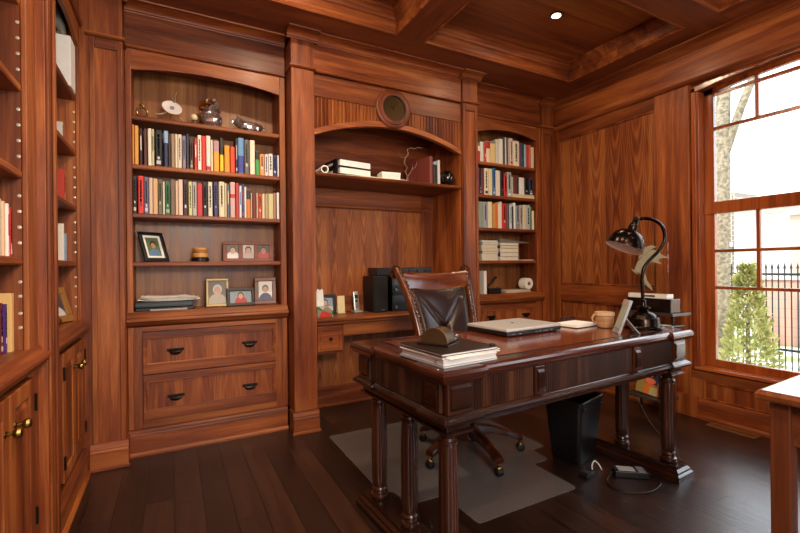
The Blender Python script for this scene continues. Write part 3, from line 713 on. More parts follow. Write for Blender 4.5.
BOOKS={
'La':[
(-0.22,-0.201,0.247,'bright orange','D9822B',''),
(-0.199,-0.178,0.243,'amber','E0A040',''),
(-0.172,-0.157,0.228,'dark maroon','3A1418','E8E0D0'),
(-0.15,-0.133,0.229,'brown','5A3028',''),
(-0.128,-0.108,0.234,'white','EDE6D0',''),
(-0.1065,-0.093,0.235,'cream and black','C8C090','202018'),
(-0.088,-0.049,0.232,'wide black','14161C','C8C8D0'),
(-0.039,-0.015,0.234,'navy with pale blue head','1C2A50','90B8E0'),
(-0.0135,0.0,0.217,'dark brown','3A241C',''),
(0.002,0.023,0.219,'tan','A08468',''),
(0.025,0.039,0.221,'ivory','E4D8C0',''),
(0.0405,0.063,0.22,'cream','E8D8C0','B8A0B0'),
(0.066,0.087,0.212,'lavender grey','8880A0','D89838'),
(0.089,0.107,0.23,'slate','20283A',''),
(0.11,0.132,0.195,'chestnut','4A3428','C0A078'),
(0.137,0.154,0.205,'scarlet','C83028','F0E0D0'),
(0.157,0.18,0.23,'white with black lettering','F0E8D8','30241C'),
(0.1815,0.207,0.23,'fire red','D82820',''),
(0.209,0.236,0.234,'white with red foot','EEE4D8','C82820'),
(0.2375,0.25,0.21,'narrow ivory','E8DCC0',''),
(0.254,0.288,0.207,'yellow with mauve head','E0A838','B890A0'),
(0.293,0.316,0.232,'black and yellow','1C1A14','E8C820'),
(0.321,0.355,0.184,'golden','E09820',''),
(0.358,0.389,0.179,'vermilion','D84420',''),
(0.392,0.407,0.238,'black','181818','B8B0A8'),
(0.4085,0.447,0.246,'sky blue over indigo','6898C8','38409A'),
(0.451,0.482,0.239,'grey','6A6660','D0D0C8'),
(0.487,0.521,0.239,'tall white','F0E8D0',''),
(0.525,0.553,0.166,'green with black head','40A050','141414'),
(0.555,0.586,0.151,'peach','E8A060','F0E8E0'),
(0.589,0.612,0.154,'white and blue','E8E4E4','3850A0'),
(0.614,0.644,0.159,'white and charcoal','ECE6E0','242428'),
(0.646,0.674,0.152,'navy','2A3C78','E8E0E0'),
(0.676,0.689,0.155,'thin white','EEE8E0',''),
],
'Lb':[
(-0.211,-0.19,0.234,'speckled black','1C1E1C','C8C8B8'),
(-0.184,-0.153,0.236,'red','D83028','601010'),
(-0.1515,-0.126,0.231,'grey lavender','6A6480','D0D0E0'),
(-0.1245,-0.104,0.228,'shell pink','DCC0A8',''),
(-0.1025,-0.076,0.226,'peach','E0B080',''),
(-0.0745,-0.051,0.223,'olive','6A6850','B0A890'),
(-0.049,-0.036,0.209,'ivory','D8CCB0',''),
(-0.034499999999999996,-0.006,0.212,'green','2C6A4A','A0C0A0'),
(-0.0045000000000000005,0.022,0.228,'taupe','7A6450',''),
(0.0235,0.039,0.221,'apricot','E0C0A0',''),
(0.0405,0.066,0.231,'pale pink','E4CCB8',''),
(0.068,0.096,0.23,'deep plum','3A1C24','E8E0DC'),
(0.1,0.121,0.222,'lime and black','D8D890','20201C'),
(0.123,0.148,0.222,'light grey','B8B8B4','C04838'),
(0.1495,0.183,0.215,'crimson','C83030',''),
(0.1845,0.213,0.225,'black with bold white lettering','181418','F4F0EC'),
(0.217,0.244,0.23,'cream with black lettering','E4DCC4','2A2824'),
(0.251,0.279,0.233,'violet','3C3860','C8C0D8'),
(0.284,0.32,0.238,'thick cream','E8DCB8','B8B0A0'),
(0.3215,0.334,0.229,'straw','DCC88C',''),
(0.3355,0.352,0.222,'steel blue','50688A','D8C890'),
(0.356,0.388,0.241,'rose with red band','D8B0A8','C83030'),
(0.391,0.413,0.238,'brick red','B83838',''),
(0.4145,0.431,0.221,'white and blue','E8E8E8','3878B0'),
(0.4325,0.446,0.234,'cobalt','2C4C90','C82C3C'),
(0.4475,0.461,0.215,'narrow white','ECE8E0',''),
(0.4625,0.489,0.197,'orange with black head','E87820','20242C'),
(0.4905,0.5,0.175,'sage','B8C0A0',''),
(0.5015,0.527,0.172,'oxblood','7A2420',''),
(0.529,0.539,0.178,'buff','D8C49C',''),
(0.5405,0.565,0.174,'coral','D05040','ECD8C0'),
(0.567,0.586,0.175,'vanilla','E0D4A8',''),
(0.588,0.608,0.177,'beige','C0A888',''),
(0.61,0.645,0.179,'pale yellow','D8D098',''),
(0.6465,0.662,0.186,'dusty pink','B88878',''),
(0.668,0.686,0.19,'white','F0ECE4',''),
],
'Ra':[
(2.479,2.515,0.142,'red with cream head','B83028','E8DCC0'),
(2.518,2.557,0.184,'off white','D8D4C8',''),
(2.56,2.589,0.178,'rust and cream','C84838','E8D8B8'),
(2.5905,2.637,0.199,'cream with red head','E4CCB0','A82828'),
(2.639,2.696,0.184,'pale gold','DCC080',''),
(2.7,2.74,0.228,'stone grey','C8C4B8',''),
(2.743,2.789,0.239,'ivory','E0D8C8',''),
(2.7905,2.816,0.287,'bottle green','2A3830',''),
(2.818,2.838,0.285,'pale','D0C8C0',''),
(2.8395,2.854,0.286,'black','1C1C1C',''),
(2.856,2.873,0.288,'silver grey','A8A49C',''),
(2.876,2.914,0.294,'blush','D8B8A8','A03030'),
(2.923,2.997,0.243,'thick cream','DCD4B8','8A8878'),
(3.001,3.024,0.233,'plum','703058',''),
(3.026,3.061,0.231,'deep teal','204C58','70A0A0'),
(3.063,3.089,0.224,'pale aqua','90B4B0',''),
(3.092,3.122,0.223,'red','B82C30',''),
(3.124,3.154,0.227,'salmon','D06050',''),
(3.157,3.19,0.209,'wheat','D4C49C',''),
],
'Rb':[
(2.484,2.507,0.25,'mauve','7A4458',''),
(2.5085,2.529,0.242,'black and grey','202020','A0A0A0'),
(2.531,2.562,0.245,'claret','701C28',''),
(2.566,2.613,0.249,'cream','E0D4B8','2A2018'),
(2.6145,2.657,0.248,'primrose','DCCC98',''),
(2.66,2.695,0.258,'blue','3068A0','A0C8E0'),
(2.699,2.753,0.241,'eggshell','DCD0BC',''),
(2.757,2.796,0.246,'black','181414','B02830'),
(2.798,2.84,0.223,'red','B02830','181414'),
(2.843,2.896,0.239,'grey green','98A498','E0E4DC'),
],
'Rb2':[
(2.901,2.931,0.164,'pale green','A8B4A0',''),
(2.934,2.965,0.162,'dark red','6A1C24',''),
(2.968,3.001,0.16,'dark brown','3A2420',''),
(3.004,3.069,0.166,'white','DCD8D0',''),
(3.075,3.13,0.164,'black','181818','A0A0A8'),
(3.134,3.184,0.169,'navy and white','2C3048','D8D8D8'),
],
'Rc':[
(2.492,2.549,0.24,'grey green','8A9484',''),
(2.552,2.601,0.241,'blue grey','9AA0A4','C0A0A0'),
(2.603,2.652,0.244,'cream','E0D4B0',''),
(2.661,2.684,0.226,'mustard','C89038',''),
(2.6855,2.724,0.238,'orange','D07028',''),
(2.726,2.743,0.235,'narrow white','E8E0D0',''),
(2.7445,2.772,0.252,'ivory','DCD4C0',''),
(2.776,2.825,0.239,'red','C02420','E0A890'),
(2.832,2.863,0.241,'dark grey green','48504C',''),
(2.8645,2.894,0.232,'ice blue','C4CCD4','3A5070'),
(2.897,2.916,0.218,'black','181C20',''),
(2.9175,2.944,0.252,'white','E4E0D4',''),
(2.947,2.991,0.227,'pewter','808890','C8CCD0'),
(2.995,3.033,0.235,'grey rose','B0A098','A04840'),
(3.036,3.081,0.239,'buff','CCC0A0',''),
(3.084,3.134,0.24,'pale blue grey','A8B4B8','20282C'),
(3.137,3.156,0.226,'moss green','4A6A38',''),
(3.159,3.19,0.188,'vanilla','E4D4B0',''),
],
}# ------------------------------------------------------------------ books
ORD = ['first','second','third','fourth','fifth','sixth','seventh','eighth','ninth','tenth','eleventh','twelfth','thirteenth','fourteenth','fifteenth','sixteenth','seventeenth','eighteenth','nineteenth','twentieth']
def ordinal(i, n):
    """i counted from whichever end is nearer"""
    return (ORD[i] + ' from left') if i < n-i or n-1-i >= 20 else (('last' if n-1-i == 0 else ORD[n-1-i] + ' from right'))
def book(w, h, d, hexc, accent, label, group, title=True):
    """upright book in its own frame: spine on the y=0 plane facing -y, x 0..w, depth +y"""
    t = thing('book', label, 'book', (0,0,0), 0, group)
    c = .0022 if w > .012 else .0014
    r = min(.005, w*.3)
    prof = [(0, d), (0, r*.6), (w*.18, 0), (w*.82, 0), (w, r*.6), (w, d), (w-c, d), (w-c, r+c), (c, r+c), (c, d)]
    mat = flat(hexc, .5)
    MB().prism(prof, 'Z', 0, h).build('cover', mat, t)
    MB().box(c+.0003, r+c+.0006, .004, w-c-.0003, d-.004, h-.004).build('page_block', PAGES, t)
    if accent and title:
        k = random.random(); a = flat(accent, .5)
        if w > .016:
            # lettering block: short bars running down the spine
            m = MB(); z = h*.88; e = w*.33
            while z > h*.25:
                s = random.uniform(.008, .022); m.box(e, -.0005, z-s, w-e, .0002, z); z -= s+random.uniform(.003, .007)
                m.build('spine_lettering', a, t)
        else:
            MB().box(w*.3, -.0005, h*.4, w*.7, .0002, h*.8).build('spine_lettering', a, t)
        if k < .35: MB().box(w*.18, -.0006, h*.06, w*.82, .0002, h*.16).build('spine_band', a, t)
    return t
def row(key, z, yf, where, group, dmax=.17):
    L = BOOKS[key]; n = len(L)
    for i, (x0, x1, h, cn, hx, ac) in enumerate(L):
        if key[0] == 'L': x0 = max(x0, -.2115); x1 = min(x1, .6865)
        w = x1-x0-.0012
        split = ' over ' in cn or ' head' in cn or ' foot' in cn or 'red band' in cn or ' and yellow' in cn
        d = dmax*random.uniform(.75, 1)
        lab = '%s book, %s %s' % (cn, ordinal(i, n), where)
        b = book(w, min(h, .272), d, hx, ac, lab, group, not split)
        if split and ac:
            top = ' head' in cn
            z0, z1 = (h*.66, h*.985) if top else ((.004, h*.13) if ' foot' in cn else ((h*.55, h*.66) if 'band' in cn else (.004, h*.5)))
            r = min(.005, w*.3)
            MB().prism([(-.0003, r), (-.0003, r*.6-.0006), (w*.18, -.0006), (w*.82, -.0006), (w+.0003, r*.6-.0006), (w+.0003, r)], 'Z', z0, z1).build('spine_band', flat(ac, .5), b)
        b.location = (x0+.0006, yf+random.uniform(0, .006), z+.0006)
row('La', 1.805, YFACE+.026, 'in upper book row of drawer bookcase', 'books on the upper book shelf of the drawer bookcase')
row('Lb', 1.5, YFACE+.026, 'in lower book row of drawer bookcase', 'books on the lower book shelf of the drawer bookcase')
for q in ('Ra',):
    BOOKS[q] = [(a, b, min(h, .262), c, d, e) for a, b, h, c, d, e in BOOKS[q]]
row('Ra', 2.11, YFACE+.028, 'in top row of window-corner bookcase', 'books on the top shelf of the window-corner bookcase')
row('Rb', 1.805, YFACE+.028, 'in middle book row of window-corner bookcase', 'books on the middle book shelf of the window-corner bookcase')
row('Rb2', 1.805+.036, YFACE+.04, 'standing on the yellow book lying flat', 'books standing on the flat yellow book')
row('Rc', 1.5, YFACE+.028, 'in third book row of window-corner bookcase', 'books on the third shelf of the window-corner bookcase')

def flat_book(x0, x1, y0, y1, z, th, hexc, label, group=None, rz=0, edge='x', soft=False, cat='book', name='book'):
    """book lying flat; page edges toward the viewer"""
    t = thing(name, label, cat, ((x0+x1)/2, (y0+y1)/2, z), rz, group)
    w, d = (x1-x0)/2, (y1-y0)/2; c = .0025
    MB().prism([(w, 0), (w, c), (-w+c, c), (-w+c, th-c), (w, th-c), (w, th), (-w, th), (-w, 0)], 'Y', -d, d).build('cover', flat(hexc, .45), t, world=False)
    MB().box(-w+c+.0003, -d+.003, c+.0003, w-.004, d-.003, th-c-.0003).build('page_block', PAGES, t, world=False)
    return t
flat_book(2.895, 3.187, 3.125, 3.31, 1.8055, .018, 'D8A020', 'yellow book lying flat, lower of two under the short books')
flat_book(2.90, 3.186, 3.13, 3.31, 1.824, .016, 'C8C0B0', 'pale grey book lying flat on top of the yellow book')
# stacks on the fourth shelf
z = 1.1976
for i, (th, hx, cn) in enumerate([(.034, 'D8CCB0', 'cream'), (.030, 'E0D8C4', 'ivory'), (.022, '8A8478', 'grey'), (.028, 'D0C4A8', 'buff'), (.030, 'C8C0AC', 'stone'), (.022, 'A8A498', 'grey green'), (.018, 'D8D4CC', 'white')]):
    dx = random.uniform(-.006, .006)
    flat_book(2.53+dx, 2.725+dx, 3.14, 3.32, z, th, hx, '%s book, %s from bottom in the tall flat stack under the book rows' % (cn, ORD[i]), 'books in the tall flat stack'); z += th+.0006
z = 1.1976
for i, (th, hx, cn) in enumerate([(.036, 'D8D0BC', 'cream'), (.042, '4A4680', 'indigo'), (.036, 'D8C8A8', 'sand'), (.026, '3A3C3C', 'dark grey'), (.026, 'B8B4AC', 'silver grey')]):
    flat_book(2.745, 2.98, 3.14, 3.32, z, th, hx, '%s book, %s from bottom of the short flat stack under the grey binder' % (cn, ORD[i]), 'books in the short flat stack'); z += th+.0006
t = thing('binder', 'grey ring binder lying on the short flat book stack', 'binder', (2.93, 3.23, z))
MB().prism([(-.19, 0), (.17, 0), (.19, .004), (-.17, .036), (-.19, .036)], 'Y', -.09, .09).build('cover', flat('6A6862', .4), t, world=False)
MB().prism([(-.185, .0365), (-.165, .0365), (.185, .0055), (.20, .0065), (-.16, .042), (-.185, .042)], 'Y', -.085, .085).build('page_block', flat('4A4844', .5), t, world=False)
t = MB().box(2.99, 3.125, 1.1976, 3.16, 3.28, 1.203).build('paper_sheet', PAPER); tag(t, 'loose white papers beside the short flat book stack', 'paper')
# bottom of the window-corner bookcase
b = book(.034, .215, .15, 'E8E4D8', '', 'white book standing alone above the small drawers', None); b.location = (2.545, 3.135, .8856)
t = thing('desk_phone', 'black telephone with its antenna up beside the lone white book', 'telephone', (2.68, 3.2, .8856))
MB().prism([(-.06, 0), (.07, 0), (.07, .02), (-.03, .05), (-.06, .05)], 'X', -.07, .07).build('body', BLACKP, t, world=False, bevel=.006)
MB().tube([(-.04, .02, .045), (-.01, .02, .075), (.03, .02, .10), (.06, .02, .14), (.085, .02, .15)], [.012, .010, .009, .013, .012], 8).build('handset', BLACKP, t, world=False)
MB().tube([(.05, .03, .03), (.12, .03, .062)], .003, 6).build('antenna', CHROME, t, world=False)
def sheet_pile(name, label, x0, x1, y0, y1, z, th, mat, n=3, cat='paper', rz=0):
    t = thing(name, label, cat, ((x0+x1)/2, (y0+y1)/2, z), rz)
    w, d = (x1-x0)/2, (y1-y0)/2
    for k in range(n):
        M = Matrix.Translation((random.uniform(-.006, .006), random.uniform(-.006, .006), 0)) @ Matrix.Rotation(random.uniform(-.06, .06), 4, 'Z')
        MB().box(-w, -d, th*k/n+.0003, w, d, th*(k+1)/n).xf(M).build('sheet', mat, t, world=False)
    return t
sheet_pile('paper_pile', 'loose papers and envelopes spread on the bottom shelf by the white roll', 2.80, 3.12, 3.13, 3.30, .8856, .024, flat('C8B8A0', .8), 4)
t = thing('paper_roll', 'small white paper roll standing on the loose papers', 'paper roll', (3.125, 3.2, .911))
MB().lathe([(.052, -.045), (.055, -.044), (.055, .044), (.052, .045)], (0, 0, .056), 24, M=Matrix.Rotation(PI/2, 4, 'X')).build('roll', PAPER, t, world=False)
MB().lathe([(.018, -.0465), (.018, .0465)], (0, 0, .056), 16, M=Matrix.Rotation(PI/2, 4, 'X')).build('core', flat('6A5038', .8), t, world=False)

# books on the left-wall bookcases: spines face +x
def book_left(y, w, h, x, z, hx, ac, label, d=.17):
    b = book(w, h, d, hx, ac, label, None); b.rotation_euler = (0, 0, PI/2); b.location = (x, y, z+.0006)
    return b
XS = XFL-.05
for (y, w, h, z, hx, ac, lab, xs) in [
    (1.852, .022, .19, 1.197, 'C8C0B0', '', 'grey white book on cut-off bookcase shelf, beside the peach book', -.497),
    (1.876, .024, .185, 1.197, 'E8B898', '', 'peach book between pale books on the cut-off bookcase', -.494),
    (1.902, .016, .18, 1.197, 'E8E4DC', 'A02020', 'thin white book with red lettering on the cut-off bookcase', -.489),
    (1.920, .020, .17, 1.197, 'B01828', 'E8C0B0', 'bright red book at the shelf end of the cut-off bookcase', -.487),
    (1.90, .03, .235, 1.805, '3A2028', '8A3030', 'dark book high on the cut-off bookcase', -.515),
    (1.838, .026, .19, .872, '301018', 'C8A060', 'black and gold book on the counter of the cut-off bookcase', -.505),
    (1.866, .022, .17, .872, '5A1820', 'E0C0A0', 'maroon book on the counter of the cut-off bookcase', -.50),
    (1.890, .022, .165, .872, '40206A', 'D8D0E8', 'purple book with pale lettering on the counter of the cut-off bookcase', -.495),
    (1.914, .030, .20, .872, 'D8B070', '', 'tall tan book at the counter end of the cut-off bookcase', -.485),
    (2.875, .024, .14, 1.805, 'C8C0B8', '6A6058', 'short grey book alone above the red pair in the corner bookcase', -.512),
    (2.864, .022, .19, 1.5, 'B83020', 'E8D0A0', 'red book with cream lettering, front one of the pair', -.505),
    (2.888, .016, .19, 1.5, 'D8A878', 'C02818', 'tan and red book behind the red one in the corner bookcase', -.507),
    (2.850, .022, .20, 1.197, 'E4DCD0', '', 'white book on the corner bookcase beside the blue one', -.508),
    (2.874, .020, .15, 1.197, '8098B0', '', 'small pale blue book on the corner bookcase', -.500)]:
    b = book_left(y, w-.001, h, xs, z, hx, ac, lab)
t = MB().box(-.64, 2.775, 2.1106, -.457, 2.90, 2.372).build('white_box', flat('DCDCDC', .6), bevel=.003); tag(t, 'white box on the top shelf of the corner bookcase', 'box')
t = thing('table_fan', 'round grey disc with an oval badge standing on the white box', 'speaker', (-.545, 2.822, 2.3726))
MB().box(-.05, -.05, 0, .05, .05, .012).build('base', flat('5A5854', .5), t, world=False, bevel=.004)
Mt = Matrix.Rotation(math.radians(78), 4, 'Y')
MB().lathe([(.06, 0), (.084, .008), (.088, .022), (.076, .034), (.04, .042), (.01, .044)], (.01, 0, .095), 32, M=Mt).build('body', flat('8A8680', .45), t, world=False)
MB().lathe([(.026, .0), (.031, .003), (.026, .006)], (.055, 0, .10), 24, M=Mt @ Matrix.Scale(.6, 4, (0, 1, 0))).build('badge', BLACKP, t, world=False)
t.name = 'round_speaker'; ROOTS['round_speaker'] = ROOTS['table_fan']
t = thing('photo_frame', 'gilt carved picture frame leaning on the counter of the corner bookcase', 'photo frame', (-.503, 2.80, .8726), math.radians(62))
frame_stand(t, .16, .19, .036, flat('A87840', .4, .4), math.radians(18), [(0, .095, .088, .118, '404048', '181410', 'C8C0C0', 'C8A088')], '302018', strut=False)
t = thing('brass_pot', 'small round brass pot on the counter before the gilt frame', 'pot', (-.515, 2.70, .8726))
MB().lathe([(.014, 0), (.022, .008), (.026, .022), (.020, .034), (.014, .038), (.017, .044)], seg=20).build('body', BRASS, t, world=False)
MB().lathe([(.016, .0442), (.010, .050), (.004, .056)], seg=16).build('lid', BRASS, t, world=False)
ZP = 1.1976
t = thing('photo_frame', 'black picture frame leaning back at the end of the photo shelf', 'photo frame', (-.078, 3.185, ZP), math.radians(36))
frame_stand(t, .165, .205, .022, BLACKP, math.radians(22), [(0, .1025, .086, .128, '607050', '201810', '6080A0', 'B08868')], 'F0ECE0')
t = thing('candle_pot', 'small amber pot candle with dark base, alone mid-shelf', 'candle', (.170, 3.23, ZP))
MB().lathe([(.050, 0), (.056, .004), (.057, .022), (.050, .030)], seg=28).build('base', flat('140C08', .3), t, world=False)
MB().lathe([(.049, .0302), (.050, .05), (.046, .062), (.042, .066), (.041, .072), (.046, .078), (.047, .088), (.044, .094), (.036, .096)], seg=28).build('wax_cup', flat('C89048', .4), t, world=False)
MB().lathe([(.0462, .060), (.0475, .062), (.0475, .066), (.0462, .068)], seg=28).build('band', flat('6A3A1C', .4), t, world=False)
t = thing('triple_photo_frame', 'wide carved red-brown frame holding three child portraits', 'photo frame', (.49, 3.25, ZP), math.radians(-3))
WV = NT('carved_rose_wood'); tc = WV.n('ShaderNodeTexCoord'); wv = WV.n('ShaderNodeTexWave', Scale=60.0, Distortion=2.0, bands_direction='DIAGONAL'); WV.l(tc.outputs['Object'], wv.inputs['Vector'])
rr = WV.n('ShaderNodeValToRGB'); WV.l(wv.outputs['Fac'], rr.inputs['Fac']); rr.color_ramp.elements[0].color = srgb('3A1008'); rr.color_ramp.elements[1].color = srgb('B06850'); WV.l(rr.outputs[0], WV.b.inputs['Base Color'])
M = Matrix.Translation((0, 0, .0026)) @ Matrix.Rotation(math.radians(-8), 4, 'X')
f = MB(); w, h = .345, .142
xs = [-.1725, -.150, -.067, -.0425, .0405-.0, .065, .150, .1725]
f.box(-w/2, 0, 0, w/2, .014, .022).box(-w/2, 0, h-.022, w/2, .014, h)
for (a, b) in ((-.1725, -.143), (-.068, -.038), (.038, .068), (.143, .1725)): f.box(a, 0, .022, b, .014, h-.022)
f.xf(M).build('frame', WV.m, t, world=False, bevel=.003)
MB().box(-w/2+.01, .010, .01, w/2-.01, .0135, h-.01).xf(M).build('backing', BLACKM, t, world=False)
for (cx, bg, hr, sh, sk) in ((-.1055, '50503C', '402818', 'E8E8E8', 'D8A888'), (0, 'C8C8C4', '181410', 'B0A8A8', 'D0A080'), (.1055, '3C4038', '141010', 'A83030', 'B88060')):
    portrait(t, M, cx, h/2, .075, .098, .0098, bg, hr, sh, sk, scale=1.25)
# lower compartment
ZF = .8856
t = thing('photo_frame', 'gold picture frame with an elderly man in a pale suit', 'photo frame', (.275, 3.20, ZF), math.radians(-4))
frame_stand(t, .145, .195, .017, flat('A08A58', .4, .35), math.radians(10), [(0, .0975, .109, .158, '4A4038', 'C8C4C0', 'B0A898', 'C8A088', None, 1.15, False)], '302820')
t = thing('photo_frame', 'low charcoal picture frame with a bright family photo, middle of three', 'photo frame', (.425, 3.165, ZF), math.radians(2))
frame_stand(t, .185, .125, .020, flat('2A2622', .45), math.radians(12), [(0, .0625, .142, .082, '8898A0', '301810', 'B83030', 'D0A080')], '201C18')
t = thing('photo_frame', 'brown wooden picture frame with a person in blue, beside the charcoal frame', 'photo frame', (.598, 3.21, ZF), math.radians(-8))
frame_stand(t, .150, .195, .027, flat('6A3418', .4), math.radians(9), [(0, .0975, .094, .138, 'D8D4CC', '241810', '28285A', 'C09878')], '302018')
# binders and papers heap
t = thing('binder', 'black box binder under the loose white papers on the lowest bookcase shelf', 'binder', (-.03, 3.23, ZF))
MB().box(-.175, -.09, 0, .155, .09, .018).build('lower_case', flat('101412', .35), t, world=False, bevel=.004)
MB().box(-.178, -.088, .019, .150, .09, .058).build('upper_case', flat('14201C', .3), t, world=False, bevel=.006)
MB().box(-.178, -.0895, .036, .150, -.0885, .041).build('label_strip', flat('3A4A44', .4), t, world=False)
t = thing('paper_pile', 'curling white papers piled on top of the black box binder', 'paper', (-.012, 3.23, ZF+.0585))
for k in range(6):
    z0 = .002+.005*k; rows = []
    a = random.uniform(-.012, .012); cl = random.uniform(.006, .022)
    for i in range(9):
        u = -1+2*i/8
        x = -.01+a+u*(.178-.012*k); zz = z0+cl*abs(u)**3*(.6 if u > 0 else 1)
        rows.append([(x, -.095+random.uniform(-.002, .002), zz), (x, .08, zz)])
    g = MB().grid(rows, True); rows2 = [[(p[0], p[1], p[2]+.003) for p in r] for r in rows]; g.grid(rows2, True)
    g.grid([[r[0] for r in rows], [r[0] for r in rows2]], False); g.grid([[r[1] for r in rows], [r[1] for r in rows2]], False)
    g.build('sheet', PAPER if k != 3 else flat('D8C8C0', .8), t, world=False)
t = sheet_pile('paper_pile', 'thin white magazine poking out in front of the black box binder', -.12, .09, 3.118, 3.137, ZF, .010, flat('B8B4B0', .4), 2)

# ------------------------------------------------------------------ ornaments on the top shelf (z 2.11)
ZO = 2.1106
t = thing('seahorse_figurine', 'small brass ring figurine with a bird head, at the shelf end', 'figurine', (-.160, 3.20, ZO))
MB().box(-.032, -.014, 0, .032, .014, .012).build('base', BRASS, t, world=False, bevel=.003)
MB().tube([(.030*math.cos(a), 0, .048+.030*math.sin(a)) for a in [2*PI*k/20 for k in range(21)]], .0065, 8).build('ring', flat('7A5A30', .35, .8), t, world=False)
m = MB(); m.ball((0, 0, .094), (.012, .009, .013)); m.tube([(-.008, 0, .096), (-.022, 0, .092)], [.004, .0015], 6); m.tube([(.004, 0, .078), (.002, 0, .09)], [.009, .009], 8)
m.build('head', flat('8A6A38', .35, .8), t, world=False)
t = thing('bird_ornament', 'white oval dish tilted on a thin wire bird with long legs', 'ornament', (.010, 3.21, ZO))
Mr = Matrix.Rotation(math.radians(74), 4, 'X') @ Matrix.Rotation(0, 4, 'Z')
Mr = Matrix.Rotation(math.radians(18), 4, 'Y') @ Mr
MB().lathe([(.004, -.004), (.04, -.003), (.058, .003), (.060, .006), (.056, .006), (.04, .001), (.004, 0)], (0, 0, .105), 32, M=Mr @ Matrix.Scale(.78, 4, (0, 1, 0))).build('dish', flat('D8D0CC', .3), t, world=False)
MB().lathe([(.001, .0006), (.014, .0018), (.014, .0026), (.001, .002)], (0, -.001, .105), 20, M=Mr).build('dish_centre', flat('8A7888', .4), t, world=False)
MB().tube([(.012, .01, .145), (.018, .008, .17), (.016, 0, .19), (.024, 0, .205), (.030, 0, .222)], [.007, .005, .004, .005, .0015], 8).build('bird_head', flat('9A8060', .4, .6), t, world=False)
MB().tube([(.010, .01, .145), (-.002, .006, .175), (-.010, .004, .186)], [.005, .004, .0015], 8).build('bird_head', flat('8A7050', .4, .6), t, world=False)
for (x0, x1, y1) in ((-.006, -.01, -.008), (.008, .004, .01)): MB().tube([(x0, .012, .07), (x1, y1, .003)], .0028, 6).build('leg', BRASS, t, world=False)
MB().tube([(.05, 0, .05), (.068, -.004, .025), (.080, -.006, .005)], [.004, .003, .002], 6).build('feather', flat('B89878', .4), t, world=False)
MB().tube([(-.095, 0, .052), (-.06, .002, .057), (-.03, .008, .075)], [.002, .005, .003], 6).build('feather', flat('B89878', .4), t, world=False)
t = thing('stone_ball', 'cream stone ball on a small peg, between the dish and the crystal', 'ornament', (.140, 3.20, ZO))
MB().lathe([(.016, 0), (.016, .004), (.006, .008), (.006, .036), (.012, .042)], seg=16).build('peg', BRASS, t, world=False)
MB().ball((0, 0, .060), .022, 20, 12).build('ball', flat('E0D0A8', .45), t, world=False)
t = thing('crystal_figurine', 'clear crystal swirl figurine topped with an amber glass wing', 'figurine', (.250, 3.22, ZO))
m = MB(); CS = Matrix.Scale(1.28, 4)
for k in range(7):
    a0 = k*.9; R = .058-.003*k
    m.tube([(R*math.cos(a0+s*.5)*(.95-.05*s), R*.6*math.sin(a0+s*.5), .016+.008*k+.012*s) for s in range(9)], [.004, .008, .010, .011, .011, .010, .008, .006, .003], 8)
m.ball((.005, 0, .05), (.05, .035, .048), 16, 10)
facet(m, .0035).xf(CS).build('swirl_body', CRYSTAL, t, world=False)
MB().lathe([(.055, 0), (.058, .004), (.05, .010)], seg=28).xf(CS).build('base', CRYSTAL, t, world=False)
m = MB(); m.ball((.012, 0, .118), (.020, .016, .026)); m.ball((.014, -.002, .152), (.018, .016, .018)); m.tube([(.014, 0, .13), (.014, 0, .142)], .010, 10); facet(m, .002).xf(CS).build('bust', CRYSTAL, t, world=False)
MB().grid([[(-.06+.0*j, .0, .09+.02*j) if False else (-.062+.02*i+.0*j, -.012+.012*math.sin(i+j), .085+.018*j+.010*i-.002*j*i) for j in range(4)] for i in range(5)], True).xf(CS).build('amber_wing', AMBERG, t, world=False)
MB().ball((-.030, .002, .115), (.034, .012, .020), 14, 8, Matrix.Rotation(-.5, 4, 'Y')).xf(CS).build('amber_wing', AMBERG, t, world=False)
t = thing('crystal_animal', 'clear crystal beast standing on a dark wooden plinth', 'figurine', (.505, 3.23, ZO))
MB().box(-.115, -.04, 0, .115, .04, .010).build('plinth', flat('20100A', .35), t, world=False, bevel=.002)
m = MB(); m.ball((.01, 0, .058), (.085, .030, .032), 16, 10); m.ball((-.065, 0, .070), (.042, .030, .036), 14, 8)
m.tube([(-.085, 0, .072), (-.105, -.004, .080), (-.118, -.006, .074)], [.020, .015, .007], 10)
for (x, y) in ((-.062, -.016), (-.052, .016), (.055, -.016), (.066, .016)): m.tube([(x, y, .052), (x+.004, y, .028), (x-.002, y*1.1, .0105)], [.013, .008, .009], 8)
m.tube([(.085, 0, .064), (.10, 0, .050), (.105, 0, .03)], [.008, .005, .003], 6)
for s in (-1, 1): m.tube([(-.088, .012*s, .086), (-.080, .024*s, .104), (-.092, .028*s, .116)], [.007, .006, .001], 8)
facet(m, .0035).build('body', CRYSTAL, t, world=False)

# ------------------------------------------------------------------ alcove: upper shelf
ZA = 1.8316
t = thing('paper_tube', 'rolled white paper lying with its open end out on the alcove shelf', 'paper roll', (.985, 3.07, ZA+.030))
Mq = Matrix.Rotation(-PI/2, 4, 'X') @ Matrix.Identity(4)
rows = []
for y in (-.075, .27):
    rows.append([(.029*math.cos(2*PI*k/28)+.0, y, .029*math.sin(2*PI*k/28)) for k in range(28)])
inner = [[(.021*math.cos(2*PI*k/28), y, .021*math.sin(2*PI*k/28)) for k in range(28)] for y in (-.075, .27)]
MB().grid([rows[0], rows[1], inner[1], inner[0], rows[0]], True, True).build('roll', PAPER, t, world=False)
MB().grid([[(.014*math.cos(2*PI*k/20), y, .014*math.sin(2*PI*k/20)) for k in range(20)] for y in (-.07, .25)] , True, True).build('inner_turn', flat('9A9890', .6), t, world=False)
t = thing('paper_pile', 'flat loose sheets spread along the alcove shelf under the binders', 'paper', (1.27, 3.08, ZA))
